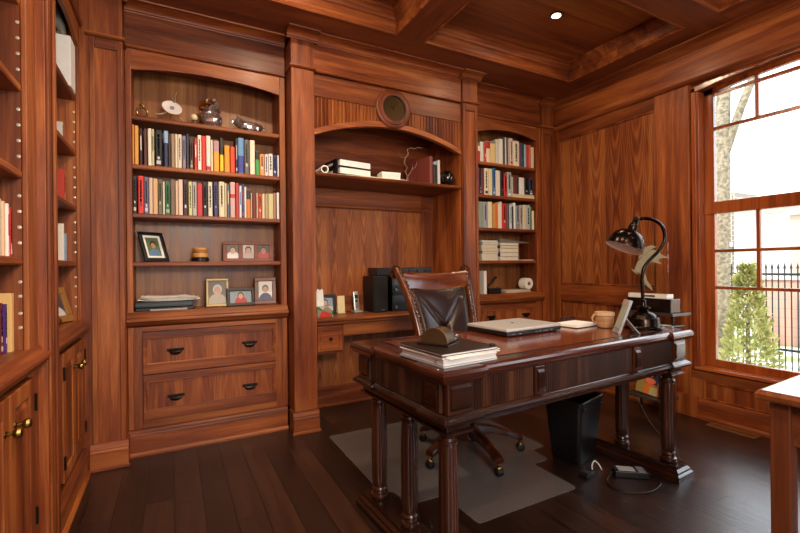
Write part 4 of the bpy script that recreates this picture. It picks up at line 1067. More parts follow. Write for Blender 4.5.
for k, (x0, x1, y0, y1) in enumerate([(-.235, .10, -.085, .14), (-.12, .30, -.08, .12), (.08, .40, -.07, .1)]):
    MB().box(x0, y0, .004*k+.0002, x1, y1, .004*k+.004).build('sheet', [PAPER, flat('D8CCA8', .8), PAPER][k], t, world=False)
# three stacked binders
for k, (hx, lab) in enumerate([('F0EEE8', 'thick white papers in a black binder, lower of two on the alcove shelf'), ('141414', 'black binder full of white papers, upper of two on the alcove shelf')]):
    t = thing('binder', lab, 'binder', (1.225, 3.15, ZA+.0165+.058*k), math.radians(8))
    m = MB().prism([(-.155, 0), (.135, 0), (.135, .004), (-.145, .004), (-.145, .048), (.135, .050), (.135, .054), (-.155, .052)], 'Y', -.105, .105); m.build('cover', flat('101010', .35), t, world=False)
    MB().box(-.13, -.112, .0045, .134, .10, .0475).build('page_block', flat('ECEAE4', .8), t, world=False)
    MB().box(-.156, -.04, .012, -.1552, .04, .03).build('spine_label', flat('B8B8B8', .4), t, world=False)
t = thing('card_box', 'small white card box on the sheets beside the twig', 'box', (1.55, 3.09, ZA+.0125), math.radians(-6))
MB().box(-.078, -.055, 0, .078, .055, .052).build('box_base', flat('E8E4DC', .7), t, world=False, bevel=.002)
MB().box(-.080, -.057, .034, .080, .057, .056).build('lid', flat('F0EDE6', .7), t, world=False, bevel=.002)
# twig sculpture
t = thing('twig_sculpture', 'bare twisted metal twig sculpture on the alcove shelf', 'sculpture', (1.69, 3.05, ZA))
TW = flat('7A5A48', .5, .3)
def twig(pts, r0, r1, name='branch'):
    n = len(pts); MB().tube([(x, y, z) for x, z, y in pts], [r0+(r1-r0)*i/(n-1) for i in range(n)], 7).build(name, TW, t, world=False)
MB().box(-.07, -.02, 0, .075, .02, .005).build('base', TW, t, world=False, bevel=.002)
twig([(.0, .004, 0), (.012, .05, .004), (-.012, .09, 0), (.010, .12, .006), (-.02, .16, 0), (-.008, .20, 0), (.02, .235, 0), (.012, .27, .004), (.05, .29, 0), (.08, .285, 0), (.11, .30, 0), (.155, .297, 0)], .008, .0035, 'stem')
twig([(.02, .004, 0), (.01, .045, .01), (.038, .085, 0), (.05, .11, 0), (.085, .135, 0), (.10, .18, 0)], .007, .003)
twig([(-.008, .20, 0), (-.045, .205, .01), (-.07, .225, 0), (-.062, .245, 0)], .0045, .002)
twig([(-.004, .02, 0), (-.03, .018, -.008), (-.05, .03, 0)], .005, .002)
twig([(.05, .11, 0), (.06, .14, 0), (.055, .16, 0)], .004, .002)
# albums and globe
def album(x, w, h, d, hx, lab, cap=None, rz=0, y=3.03, pages=True):
    t = thing('album', lab, 'album', (x, y, ZA), rz)
    MB().prism([(0, d), (0, .004), (w*.2, 0), (w*.8, 0), (w, .004), (w, d), (w-.004, d), (w-.004, .008), (.004, .008), (.004, d)], 'Z', 0, h).build('cover', flat(hx, .5), t, world=False)
    if pages: MB().box(.0045, .009, .006, w-.0045, d-.006, h-(.006 if not cap else -.022)).build('page_block', flat(cap or 'D8D0C4', .7), t, world=False)
    return t
album(1.905, .034, .235, .30, '7E3A30', 'large maroon album with its broad side toward the twig', None, math.radians(12))
album(1.950, .040, .175, .26, '1E1614', 'black album with a pale blue sleeve rising out of its top', '90A8C8', rz=math.radians(6), y=3.045)
album(1.996, .026, .215, .20, 'C8C4BC', 'thin white album between the black album and the glossy ball', None, rz=math.radians(4), y=3.05)
t = thing('glossy_ball', 'glossy black ball on a ring stand at the alcove shelf end', 'ornament', (2.095, 3.06, ZA))
MB().lathe([(.030, 0), (.032, .006), (.022, .012)], seg=24).build('stand', CHROME, t, world=False)
MB().ball((0, 0, .073), .063, 28, 16).build('ball', flat('060606', .08, coat=1.0), t, world=False)

# ------------------------------------------------------------------ alcove: desk counter
ZD = .7758
t = thing('tissue_box', 'floral tissue box with a white tissue pulled up', 'tissue box', (1.005, 3.15, ZD), math.radians(3))
TB = NT('floral_card'); tc = TB.n('ShaderNodeTexCoord'); vo = TB.n('ShaderNodeTexVoronoi', Scale=24.0); TB.l(tc.outputs['Object'], vo.inputs['Vector'])
rp = TB.n('ShaderNodeValToRGB'); sx = TB.n('ShaderNodeSeparateColor'); TB.l(vo.outputs['Color'], sx.inputs[0]); TB.l(sx.outputs[0], rp.inputs['Fac']); rp.color_ramp.interpolation = 'CONSTANT'
rp.color_ramp.elements[0].color = srgb('C8C0B0'); rp.color_ramp.elements[1].position = .8; rp.color_ramp.elements[1].color = srgb('2E7A40')
for p_, c_ in ((.3, 'C03820'), (.55, '8A8478')): e_ = rp.color_ramp.elements.new(p_); e_.color = srgb(c_)
TB.l(rp.outputs[0], TB.b.inputs['Base Color'])
MB().box(-.062, -.058, 0, .062, .058, .080).build('carton', TB.m, t, world=False, bevel=.002)
rows = []
for i in range(7):
    u = i/6
    rows.append([((.028-.008*u)*math.cos(2*PI*k/14)*(1+.25*math.sin(3*k)) - .02, (.014+.004*u)*math.sin(2*PI*k/14)*(1+.2*math.cos(5*k)), .0805+.125*u+(.006*math.sin(k*1.7) if i == 6 else 0)) for k in range(14)])
MB().grid(rows, True, True).build('tissue', flat('F0EEEA', .8), t, world=False)
t = thing('photo_frame', 'charcoal picture frame with a bluish photo behind the tissue box', 'photo frame', (1.085, 3.30, ZD), math.radians(4))
frame_stand(t, .18, .155, .024, flat('26221E', .4), math.radians(10), [(0, .0775, .130, .100, '90A0B0', '404850', '6A7A8A', 'B0A8A0')], '1C1814')
t = thing('desk_card', 'cream folded desk card standing beside the charcoal frame', 'card', (1.213, 3.30, ZD), math.radians(-6))
MB().add([(-.030, 0, 0), (.030, 0, 0), (.030, .022, .140), (-.030, .022, .140), (-.030, .05, 0), (.030, .05, 0), (-.030, .0235, .140), (.030, .0235, .140)], [(0,1,2,3), (4,6,7,5), (3,2,7,6)]).build('folded_card', flat('D8C898', .7), t, world=False)
t = thing('cordless_phone', 'silver cordless phone upright in its charging cradle', 'telephone', (1.345, 3.29, ZD), math.radians(6))
MB().box(-.04, -.035, 0, .04, .04, .016).build('cradle', flat('A8A6A2', .35, .3), t, world=False, bevel=.006)
Mp = Matrix.Translation((0, -.002, .0165)) @ Matrix.Rotation(-.16, 4, 'X')
p = MB().box(-.0235, 0, 0, .0235, .022, .158).xf(Mp).build('handset', flat('C0BEBA', .3, .4), t, world=False, bevel=.007)
MB().box(-.016, -.0012, .098, .016, -.0002, .130).xf(Mp).build('screen', flat('2A3038', .2), p, world=False)
MB().box(-.012, -.0012, .066, .012, -.0002, .090).xf(Mp).build('control_pad', flat('28282A', .4), p, world=False)
for r_ in range(4):
    for c_ in range(3): MB().box(-.015+.011*c_, -.0012, .016+.011*r_, -.007+.011*c_, -.0002, .023+.011*r_).xf(Mp).build('key_button', flat('3A3A3C', .4), p, world=False)
t = thing('speaker', 'large black loudspeaker box with cloth grille on the alcove counter', 'speaker', (1.512, 3.29, ZD))
MB().box(-.062, -.105, 0, .062, .115, .296).build('cabinet', flat('0C0B0B', .5), t, world=False, bevel=.004)
MB().box(-.059, -.120, .004, .059, -.1055, .292).build('grille', flat('15110F', .9), t, world=False, bevel=.005)
MB().box(.0, -.1215, .016, .03, -.1202, .024).build('badge', STEEL, t, world=False)
for (z0, h, lab) in ((0, .144, 'small black desktop unit under another, half behind the chair'), (.1445, .146, 'small black unit with a screen on the lower one, half behind the chair')):
    t = thing('desktop_unit', lab, 'electronics', (1.70, 3.26, ZD+z0))
    MB().box(-.085, -.08, 0, .10, .10, h-.001).build('case', flat('0A0A0B', .35), t, world=False, bevel=.004)
    MB().box(-.07, -.0815, h*.5, .085, -.0805, h*.9).build('screen', flat('303840', .15), t, world=False)
    MB().lathe([(.012, 0), (.011, .009)], (-.05, -.0805, h*.25), 16, M=Mx).build('knob', STEEL, t, world=False)
t = thing('receiver', 'slim black audio receiver with front knobs lying across the loudspeaker and units', 'receiver', (1.77, 3.29, ZD+.2965))
MB().box(-.275, -.08, .004, .25, .11, .07).build('cabinet', flat('0E0D0D', .4), t, world=False, bevel=.003)
MB().box(-.273, -.0845, .006, .248, -.0805, .068).build('front_panel', flat('1A1A1C', .3), t, world=False)
for x in (-.13, -.05, .03, .11, .19): MB().lathe([(.012, 0), (.011, .012), (.009, .014)], (x, -.0846, .04), 16, M=Mx).build('knob', flat('40403E', .3, .7), t, world=False)
for (x, y) in ((-.255, -.06), (.0, -.06), (-.255, .09), (.0, .09)): MB().lathe([(.008, 0), (.008, .0038)], (x, y, 0), 12).build('foot', BLACKP, t, world=False)
# ------------------------------------------------------------------ chair mat
MATM = flat('5E5856', .27, spec=.5, name='chair_mat_plastic')
def rounded(pts, r, n=5):
    out = []
    for i, p in enumerate(pts):
        a = Vector(pts[i-1]); b = Vector(p); c = Vector(pts[(i+1) % len(pts)])
        u = (a-b).normalized(); v = (c-b).normalized()
        for k in range(n+1):
            t = k/n
            q = (b+u*r)*(1-t)**2 + b*2*t*(1-t) + (b+v*r)*t*t
            out.append((q.x, q.y))
    return out
m = MB().prism(rounded([(.925, 2.80), (.925, 1.96), (.985, 1.95), (.985, 1.808), (1.19, 1.80), (1.19, 1.525), (1.83, 1.525), (1.83, 1.83), (1.955, 1.83), (1.965, 1.965), (2.075, 1.975), (2.075, 2.80)], .03), 'Z', .0005, .004)
tag(m.build('chair_mat', MATM), 'smoky plastic chair mat with a lip, under the leather chair', 'floor mat')

# ------------------------------------------------------------------ the writing desk (own frame, turned slightly)
DR = math.radians(3.3); DO = (.805, 1.21)
W, D = 1.685, .74
DK = thing('writing_desk', 'dark carved mahogany writing desk on fluted column legs', 'desk', (DO[0], DO[1], 0), DR)
def dk(mb, name, mat, parent=None, bevel=.0, label=None): return mb.build(name, mat, parent or DK, False, bevel, None, label)
def dxy(u, v): return (DO[0]+u*math.cos(DR)-v*math.sin(DR), DO[1]+u*math.sin(DR)+v*math.cos(DR))
# top: slab with thumb moulding and break-front corners
def ringrect(mb, prof, x0, x1, y0, y1):
    rows = [[(x0-d, y0-d, z), (x1+d, y0-d, z), (x1+d, y1+d, z), (x0-d, y1+d, z)] for d, z in prof]
    mb.grid(rows, False, True); mb.add(rows[0], [(3,2,1,0)]); mb.add(rows[-1], [(0,1,2,3)]); return mb
EDGE = [(-.02, .744), (-.006, .746), (-.004, .752), (0, .756), (.003, .762), (.003, .774), (-.001, .783), (-.010, .789), (-.016, .790)]
top = dk(ringrect(MB(), EDGE, .018, W-.018, .018, D-.018), 'desktop', DTOP)
C = .20
for (a, b, c, e) in ((0, 0, C, C), (W-C, 0, W, C), (0, D-C, C, D), (W-C, D-C, W, D)):
    dk(ringrect(MB(), [(d, z+.0004 if z > .78 else z-.001) for d, z in EDGE], a, c, b, e), 'corner_cap', DTOP, top)
# inlaid writing surface and its dark line
MB().box(.12, .10, .7902, W-.12, D-.10, .7912).build('writing_surface', wood('mahogany_inlay', 'X', '4A1A0A', '6E2C12', '8A401C', rough=.12, coat=.9, across=8, vary=.02), top, False)
for (a, b, c, e) in ((.112, .092, W-.112, .098), (.112, D-.098, W-.112, D-.092), (.112, .098, .118, D-.098), (W-.118, .098, W-.112, D-.098)):
    MB().box(a, b, .7902, c, e, .7916).build('inlay_line', BRONZE, top, False)
# aprons: reeded fields
def reed(mb, L, z0, z1, place, n):
    cols = []
    for k in range(n):
        for q in range(4):
            a = PI*q/4; cols.append((L*(k+q/4)/n, .008*math.sin(a)))
    cols.append((L, 0))
    return mb.grid([[place(s, d, z0) for s, d in cols], [place(s, d, z1) for s, d in cols]], True)
Z0, Z1 = .628, .744
i0 = .035
dk(MB().box(i0+.016, i0+.016, .57, W-i0-.016, D-i0-.016, .7435), 'apron_core', DKX)
def blk(u0, u1, axis, v):       # raised-panel block on an apron
    m = MB()
    if axis == 'x':
        m.box(u0, v-.012, Z0, u1, v+.02, Z1)
        p = MB().prism([(v-.012, Z0+.012), (v-.019, Z0+.024), (v-.019, Z1-.024), (v-.012, Z1-.012)], 'X', u0+.012, u1-.012)
    else:
        m.box(v-.012, u0, Z0, v+.02, u1, Z1)
        p = MB().prism([(v-.012, Z0+.012), (v-.019, Z0+.024), (v-.019, Z1-.024), (v-.012, Z1-.012)], 'Y', u0+.012, u1-.012)
    return m, p
DKF = wood('mahogany_reeds', 'Z', '140805', '2C150B', '54301A', rough=.34, coat=.4, vary=.03)
fields = [(i0+.115, .475), (.535, 1.165), (1.225, W-i0-.115)]
af = dk(MB().box(i0, i0+.0045, Z0, W-i0, i0+.0155, Z1), 'front_apron', DKX)
for (a, b) in fields:
    dk(reed(MB(), b-a, Z0, Z1, lambda s, d, z, a=a: (a+s, i0+.004-d, z), int((b-a)/.013)), 'reeding', DKF, af)
for (a, b) in ((i0, i0+.115), (W-i0-.115, W-i0), (.475, .535), (1.165, 1.225)):
    m, p = blk(a, b, 'x', i0); o = dk(m, 'block', DKZ, af, .003); dk(p, 'block_panel', DKX, af, .002)
asd = dk(MB().box(i0+.0045, i0+.02, Z0, i0+.0155, D-i0, Z1), 'side_apron', DKY)
dk(reed(MB(), D-2*i0-.23, Z0, Z1, lambda s, d, z: (i0+.004-d, i0+.115+s, z), 38), 'reeding', DKF, asd)
for (a, b) in ((i0+.021, i0+.115), (D-i0-.115, D-i0)):
    m, p = blk(a, b, 'y', i0); dk(m, 'block', DKZ, asd, .003); dk(p, 'block_panel', DKY, asd, .002)
asr = dk(MB().box(W-i0-.0155, i0+.02, Z0, W-i0-.0045, D-i0, Z1), 'side_apron', DKY)
dk(MB().box(W-i0-.004, i0+.02, Z0, W-i0+.012, i0+.115, Z1), 'block', DKZ, asr, .003)
dk(MB().box(W-i0-.004, D-i0-.115, Z0, W-i0+.012, D-i0, Z1), 'block', DKZ, asr, .003)
dk(MB().box(i0+.0165, D-i0-.015, Z0, W-i0-.0165, D-i0-.002, Z1), 'back_apron', DKX)
# lower moulding with break-front corners
LOW = [(-.03, .592), (.0, .592), (.010, .598), (.016, .606), (.014, .614), (.004, .620), (-.004, .627), (-.03, .627)]
lm = dk(ringrect(MB(), LOW, i0, W-i0, i0, D-i0), 'lower_moulding', DKX)
for (a, b, c, e) in ((i0-.014, i0-.014, C-.03, C-.03), (W-C+.03, i0-.014, W-i0+.014, C-.03), (i0-.014, D-C+.03, C-.03, D-i0+.014), (W-C+.03, D-C+.03, W-i0+.014, D-i0+.014)):
    dk(ringrect(MB(), [(d, z-.001 if z < .6 else z+.0008) for d, z in LOW], a, c, b, e), 'corner_moulding', DKX, lm)
# end rails that carry the column capitals
for (a, c) in ((i0-.005, i0+.125), (W-i0-.125, W-i0+.005)):
    er = dk(MB().box(a+.012, i0+.005, .563, c-.012, D-i0-.005, .5915), 'end_rail', DKY, None, .004)
    dk(ringrect(MB(), [(-.01, .548), (.0, .549), (.005, .554), (.004, .560), (-.006, .5628)], a+.008, c-.008, i0, D-i0), 'rail_moulding', DKY, er)
# fluted column legs
def flute(a, z):
    return 1 - .075*max(0, math.cos(9*a))**1.5 if .135 < z < .50 else 1
def leg(u, v):
    prof = [(.036, .0705), (.040, .076), (.042, .084), (.040, .092), (.030, .097), (.028, .103), (.034, .107), (.037, .115), (.034, .123), (.029, .127), (.032, .132)]
    prof += [(.0345, .136), (.036, .18), (.0365, .30), (.035, .42), (.033, .495)]
    prof += [(.031, .502), (.036, .506), (.036, .514), (.031, .518), (.029, .528), (.036, .540), (.042, .545), (.042, .5478)]
    return dk(MB().lathe(prof, (u, v, 0), 54, flute), 'leg', DKZ)
LV = (.09, .355, .62)
for u in (.085, W-.085):
    for v in LV: leg(u, v)
# foot rails
for u in (.085, W-.085):
    fr_ = dk(ringrect(MB(), [(.0, .0), (.0, .026), (-.004, .030), (-.010, .034), (-.010, .044), (-.016, .050), (-.022, .056), (-.024, .070), (-.03, .0702)], u-.075, u+.075, .0, D-.02), 'foot_rail', DKY)

# ------------------------------------------------------------------ swivel chair
CX_, CY_ = 1.60, 2.135
CH = thing('office_chair', 'tufted brown leather swivel chair with carved rope posts', 'chair', (CX_, CY_, .004))
def ch(mb, name, mat, parent=None, bevel=0.0): return mb.build(name, mat, parent or CH, False, bevel)
DKC = wood('chair_base_wood', 'X', '1A0804', '34140A', '50240F', rough=.22, coat=.6, vary=.05)
ch(MB().lathe([(.055, .085), (.062, .10), (.060, .16), (.048, .18), (.040, .19), (.030, .20)], seg=24), 'hub', DKC)
for k in range(5):
    a = math.radians(191+72*k); c, s_ = math.cos(a), math.sin(a)
    def P(r, z, w): return (r*c - w*s_, r*s_ + w*c, z)
    rows = []
    for i in range(9):
        t_ = i/8; r_ = .03+.30*t_; w = .032-.010*t_+(.008 if i > 6 else 0)
        zt = .175-.075*t_**1.3+(.012*math.sin(PI*t_)); zb = .105-.045*t_+.028*math.sin(PI*t_)
        if i == 8: zb = .068
        rows.append([P(r_, zb, -w*.8), P(r_, (zt+zb)/2, -w), P(r_, zt-.006, -w*.85), P(r_, zt, 0), P(r_, zt-.006, w*.85), P(r_, (zt+zb)/2, w), P(r_, zb, w*.8)])
    m = MB().grid(rows, True, True); m.add(rows[0], [tuple(range(6, -1, -1))]); m.add(rows[-1], [tuple(range(7))])
    arm = ch(m, 'base_arm', DKC)
    cs = MB().tube([P(.318, .075, 0), P(.318, .052, 0)], .007, 8)
    cas = ch(cs, 'caster', BRASS, arm)
    M = Matrix.Translation(Vector(P(.325, .024, 0))) @ Matrix.Rotation(a, 4, 'Z') @ Matrix.Rotation(PI/2, 4, 'X')
    ch(MB().lathe([(.012, -.020), (.022, -.017), (.0238, -.006), (.0238, .006), (.022, .017), (.012, .020)], seg=20).xf(M), 'wheel', BLACKP, cas)
    ch(MB().ball(P(.322, .045, 0), (.019, .019, .013), 12, 6), 'wheel_hood', BRASS, cas)
ch(MB().lathe([(.028, .19), (.028, .30), (.018, .30), (.018, .40)], seg=20), 'gas_column', BLACKP)
ch(MB().box(-.10, -.13, .395, .10, .13, .425), 'tilt_plate', BLACKP, None, .006)
# seat
def cushion(x0, x1, y0, y1, z0, z1, n=14):
    rows = []
    for i in range(n+1):
        v = i/n; row = []
        for j in range(n+1):
            u = j/n
            e = (1-(2*u-1)**8)*(1-(2*v-1)**8)
            row.append((x0+(x1-x0)*u, y0+(y1-y0)*v, z0+(z1-z0)*max(e, 0)**.5*(.85+.15*math.cos((u-.5)*2)*math.cos((v-.5)*2))))
        rows.append(row)
    return MB().grid(rows, True)
ch(MB().prism(rounded([(-.28, -.24), (.28, -.24), (.25, .24), (-.25, .24)], .05), 'Z', .425, .462), 'seat_rail', CHW, None, .006)
ch(cushion(-.265, .265, -.235, .235, .4625, .535), 'seat', LEATHER)
# back: reclining shield with scrolled posts
XO = .032
def back_pt(z):      # (half width, y) of the post centre at height z
    t_ = (z-.44)/(1.125-.44)
    return .213+.018*t_+.062*t_**3, .205+.10*t_+.135*t_**2.2
def post(s):
    pts = []; r = []
    for i in range(15):
        z = .44+(1.10-.44)*i/14; hw, y = back_pt(z); pts.append((s*hw+XO, y, z)); r.append(.030)
    hw, y = back_pt(1.10)
    for k in range(1, 10):        # backward scroll
        a = k/9*1.5*PI; rr = .036-.014*k/9
        pts.append((s*(hw+.012*k/9)+XO, y+.036-rr*math.cos(a), 1.10+rr*math.sin(a))); r.append(.030-.012*k/9)
    return pts, r
for s in (-1, 1):
    pts, r = post(s)
    po = ch(MB().tube(pts, r, 12, True, .95), 'back_post', CHW)
    # rope carving along the front face of the post
    fr_pts = [Vector(p)+Vector((-s*.012, -.024, .004)) for p in pts[:16]]
    hel = []
    n = 220
    for i in range(n):
        f = i/(n-1)*(len(fr_pts)-1); k = min(int(f), len(fr_pts)-2); p = fr_pts[k].lerp(fr_pts[k+1], f-k)
        a = 2*PI*26*i/n
        hel.append(p+Vector((.0085*math.cos(a), .007*math.sin(a), 0)))
    ch(MB().tube(hel, .0062, 6), 'rope_carving', CHW, po)
# leather panel, concave across, with an X of creases meeting at a button
def panel(z0, z1, inset, bulge, xcrease=True, n=36):
    rows = []
    for i in range(n+1):
        v = i/n; z = z0+(z1-z0)*v; hw, y = back_pt(z); hw -= inset; row = []
        for j in range(n+1):
            u = 2*j/n-1
            sag = -.018*v*(1-u*u) if True else 0
            conc = .030*(1-u*u)
            e = (1-abs(u)**6)*(1-abs(2*v-1)**8)
            b = bulge*max(e, 0)**.6
            if xcrease:
                du = u; dv = (v-.42)/.58 if v > .42 else (v-.42)/.42
                dd = abs(abs(du)-abs(dv))/1.414
                rad = math.hypot(du, dv)
                b -= .024*math.exp(-(dd/.075)**2)*max(0, 1-rad/1.5)
                b -= .020*math.exp(-(rad/.12)**2)
            row.append((u*hw+XO, y+conc-b, z+sag))
        rows.append(row)
    return rows
rows = panel(.50, 1.015, .036, .030)
m = MB().grid(rows, True); bk = [[(p[0], p[1]+.05+.02, p[2]) for p in (panel(.50, 1.015, .036, .0, False)[i][0], panel(.50, 1.015, .036, 0, False)[i][-1])] for i in (0, 36)]
ch(m, 'backrest', LEATHER)
rb = panel(.47, 1.06, .02, .0, False, 12)
m = MB().grid([[(x, y+.022, z) for x, y, z in r_] for r_ in rb], True); m.grid([[(x, y+.045, z) for x, y, z in r_] for r_ in rb], True)
ch(m, 'back_shell', CHW)
hwc, yc = back_pt(.50+.42*.515)
MB().ball((XO, yc+.022, .50+.42*.515-.008), (.011, .006, .011), 12, 6).build('button', LEATHER, bpy.data.objects['backrest'], False)
# nailhead trim round the leather
nl = MB()
edge = [rows[i][1] for i in range(2, 36)] + [rows[35][j] for j in range(2, 35)] + [rows[i][35] for i in range(35, 1, -1)]
acc = 0; last = None
for p in edge:
    p = Vector(p)
    if last is not None:
        seg_ = (p-last).length; q = 0
        while acc+seg_-q >= .0135:
            q += .0135-acc; acc = 0
            c_ = last.lerp(p, q/seg_); nl.ball((c_.x, c_.y-.004, c_.z), .0046, 7, 4)
        acc += seg_-q
    last = p
ch(nl, 'nailhead_trim', flat('7A6238', .3, 1.0))
# crest rail: rolls backward between the post scrolls
rows = []
for j in range(25):
    u = 2*j/24-1
    row = []
    for k in range(13):
        a = k/12
        z = 1.000+.122*math.sin(a*PI*.52)-.020*max(0, a-.8)
        hw, y = back_pt(min(z, 1.09)); yy = y + .028*(1-u*u) - .012 + (.085*max(0, a-.55)**1.5) - .020*math.sin(a*PI)
        row.append((u*(back_pt(min(z, 1.10))[0]-.004)+XO, yy, z-.020*(1-u*u)))
    for k in range(12, -1, -1): row.append((row[k][0], row[k][1]+.030+.02*(k/12), row[k][2]-.006))
    rows.append(row)
m = MB().grid(rows, True, True); m.add(rows[0], [tuple(range(25, -1, -1))]); m.add(rows[-1], [tuple(range(26))])
ch(m, 'crest_rail', wood('chair_crest', 'X', '30100A', '5C280E', '844618', rough=.16, coat=.9, vary=.02))
ch(MB().tube([(u*.225+XO, back_pt(.47)[1]+.028*(1-u*u)+.01, .475) for u in [k/10-1 for k in range(21)]], .022, 10), 'lower_rail', CHW)

# ------------------------------------------------------------------ things on the desk
ZT = .7922
x, y = dxy(.150, .19)
t = thing('book', 'wide white-edged book at the bottom of the desk pile', 'book', (.950, 1.40, .7915), math.radians(5))
def onstack(t, w, d, z0, z1, cov, pg, c=.002):
    MB().box(-w/2, -d/2, z0, w/2, d/2, z0+c).build('cover', cov, t, False); MB().box(-w/2, -d/2, z1-c, w/2, d/2, z1).build('cover', cov, t, False)
    MB().box(-w/2+.002, -d/2+.003, z0+c+.0002, w/2-.003, d/2-.003, z1-c-.0002).build('page_block', pg, t, False)
onstack(t, .262, .285, 0, .0075, flat('9098A0', .4), PAPER)
t = thing('ring_binder', 'white ring binder stuffed with papers, second in the desk pile', 'binder', (.953, 1.40, .7994), math.radians(4))
onstack(t, .257, .275, 0, .020, flat('D8D8D8', .4), flat('C0C0C0', .7), .003)
MB().tube([(-.130, -.10, .005), (-.130, -.10, .016)], .004, 8).build('ring', CHROME, t, False)
t = thing('paper_pile', 'loose white papers sticking out of the desk pile', 'paper', (.957, 1.402, .8198), math.radians(6))
for k in range(4):
    M = Matrix.Rotation(random.uniform(-.05, .05), 4, 'Z') @ Matrix.Translation((random.uniform(-.008, .012), random.uniform(-.008, .008), 0))
    MB().box(-.130, -.140, .0026*k+.0002, .132, .140, .0026*k+.0026).xf(M).build('sheet', PAPER if k != 2 else flat('C8C8CC', .7), t, False)
t = thing('portfolio', 'black leather portfolio lying on top of the desk pile', 'folder', (.955, 1.404, .8306), math.radians(4))
MB().box(-.136, -.140, 0, .136, .140, .002).build('lower_cover', flat('100E0D', .4), t, False, .0015)
MB().box(-.131, -.136, .0022, .133, .137, .0078).build('page_block', PAPER, t, False)
MB().box(-.136, -.140, .008, .136, .140, .012).build('upper_cover', leather('portfolio_leather', '14100E', '221A16', .35), t, False, .002)
MB().lathe([(.011, 0), (.012, .004), (.008, .007)], (.124, -.120, .0122), 14).build('clasp', BLACKP, t, False)
t = thing('rocker_blotter', 'brown leather rocker blotter standing on the black portfolio', 'blotter', (.925, 1.425, .8428), math.radians(-62))
LB_ = leather('blotter_leather', '2E2012', '4A3620', .38)
MB().box(-.070, -.050, 0, .070, .050, .008).build('base', flat('1A0E08', .3), t, False, .002)
arc = [(.058*math.cos(a), .0082+.058*math.sin(a)) for a in [PI*k/18 for k in range(19)]]
MB().prism(arc, 'Y', -.034, .034, True).build('rocker', LB_, t, False, .006)
MB().tube([(.0585*math.cos(a), -.029, .0085+.0585*math.sin(a)) for a in [PI*k/18 for k in range(19)]], .0016, 6).build('piping', flat('6A5030', .5), t, False)
t = thing('wristwatch', 'steel wristwatch lying on the black portfolio by the blotter', 'watch', (1.035, 1.475, .8432), math.radians(20))
MB().lathe([(.016, .001), (.018, .003), (.018, .007), (.015, .009)], (0, 0, .001), 20).build('case', CHROME, t, False)
MB().lathe([(.0145, .0092), (.0145, .0098)], (0, 0, .001), 20).build('dial', flat('202020', .2), t, False)
for s in (-1, 1): MB().tube([(s*.017, 0, .006), (s*.04, .003, .010), (s*.058, .012, .006), (s*.05, .026, .003)], .0065, 8, True, .5).build('strap', STEEL, t, False)
# laptop
t = thing('laptop', 'closed silver laptop on the desk before the leather chair', 'laptop', (1.655, 1.79, ZT), math.radians(4))
MB().box(-.205, -.15, .004, .205, .15, .023).build('base', flat('101012', .4), t, False, .003)
lid = MB().box(-.205, -.15, .0245, .205, .15, .040).build('lid', SILVER, t, False, .004)
MB().box(-.203, -.1495, .0231, .203, .149, .0243).build('seam', BLACKP, t, False)
MB().lathe([(.011, .0401), (.011, .0405)], (0, .01, 0), 20).build('emblem', CHROME, lid, False)
for k, (a, b) in enumerate([(-.17, -.15), (-.12, -.10), (.0, .02), (.03, .045), (.06, .10), (.12, .135)]):
    MB().box(a, -.1508, .008, b, -.1499, .015).build('port', STEEL if k % 2 else flat('5A5A5C', .4), t, False)
for (a, b) in ((-.18, -.13), (.18, -.13), (-.18, .13), (.18, .13)): MB().lathe([(.009, 0), (.009, .0039)], (a, b, 0), 10).build('foot', BLACKP, t, False)
# notepad
t = thing('notepad', 'white writing pad lying between laptop and mug', 'notepad', (2.085, 1.735, ZT), math.radians(6))
MB().box(-.10, -.075, 0, .10, .075, .004).build('backing', flat('4A3020', .7), t, False)
MB().box(-.099, -.074, .0042, .099, .074, .018).build('page_block', flat('F0EEE6', .8), t, False)
t = thing('reading_glasses', 'folded dark spectacles lying behind the white pad', 'glasses', (2.16, 1.855, ZT), math.radians(4))
for s in (-1, 1):
    MB().tube([(s*.036+.023*math.cos(a), 0, .020+.018*math.sin(a)) for a in [2*PI*k/16 for k in range(17)]], .0024, 6).build('rim', BLACKP, t, False)
    MB().tube([(s*.06, 0, .028), (s*.058, .02, .026), (-s*.05, .024+.006*s, .012)], .0022, 6).build('temple', BLACKP, t, False)
MB().tube([(-.013, 0, .024), (0, -.001, .028), (.013, 0, .024)], .002, 6).build('bridge', BLACKP, t, False)
# mug
t = thing('mug', 'tan ribbed stoneware mug beside the desk lamp', 'mug', (2.165, 1.605, ZT), math.radians(-28))
STN = flat('A88058', .4, coat=.4)
MB().lathe([(.034, 0), (.040, .004), (.047, .03), (.046, .034), (.048, .038), (.049, .06), (.048, .064), (.050, .068), (.051, .088), (.0485, .088), (.046, .05), (.036, .010), (.001, .008)], seg=32).build('body', STN, t, False)
MB().lathe([(.0487, .070), (.0518, .0701), (.0522, .0875), (.049, .0876)], seg=32).build('glaze_band', flat('D0B088', .35), t, False)
MB().tube([(-.044, -.006, .072), (-.066, -.012, .074), (-.078, -.014, .056), (-.070, -.012, .034), (-.043, -.006, .022)], [.006, .0065, .006, .006, .006], 8).build('handle', STN, t, False)
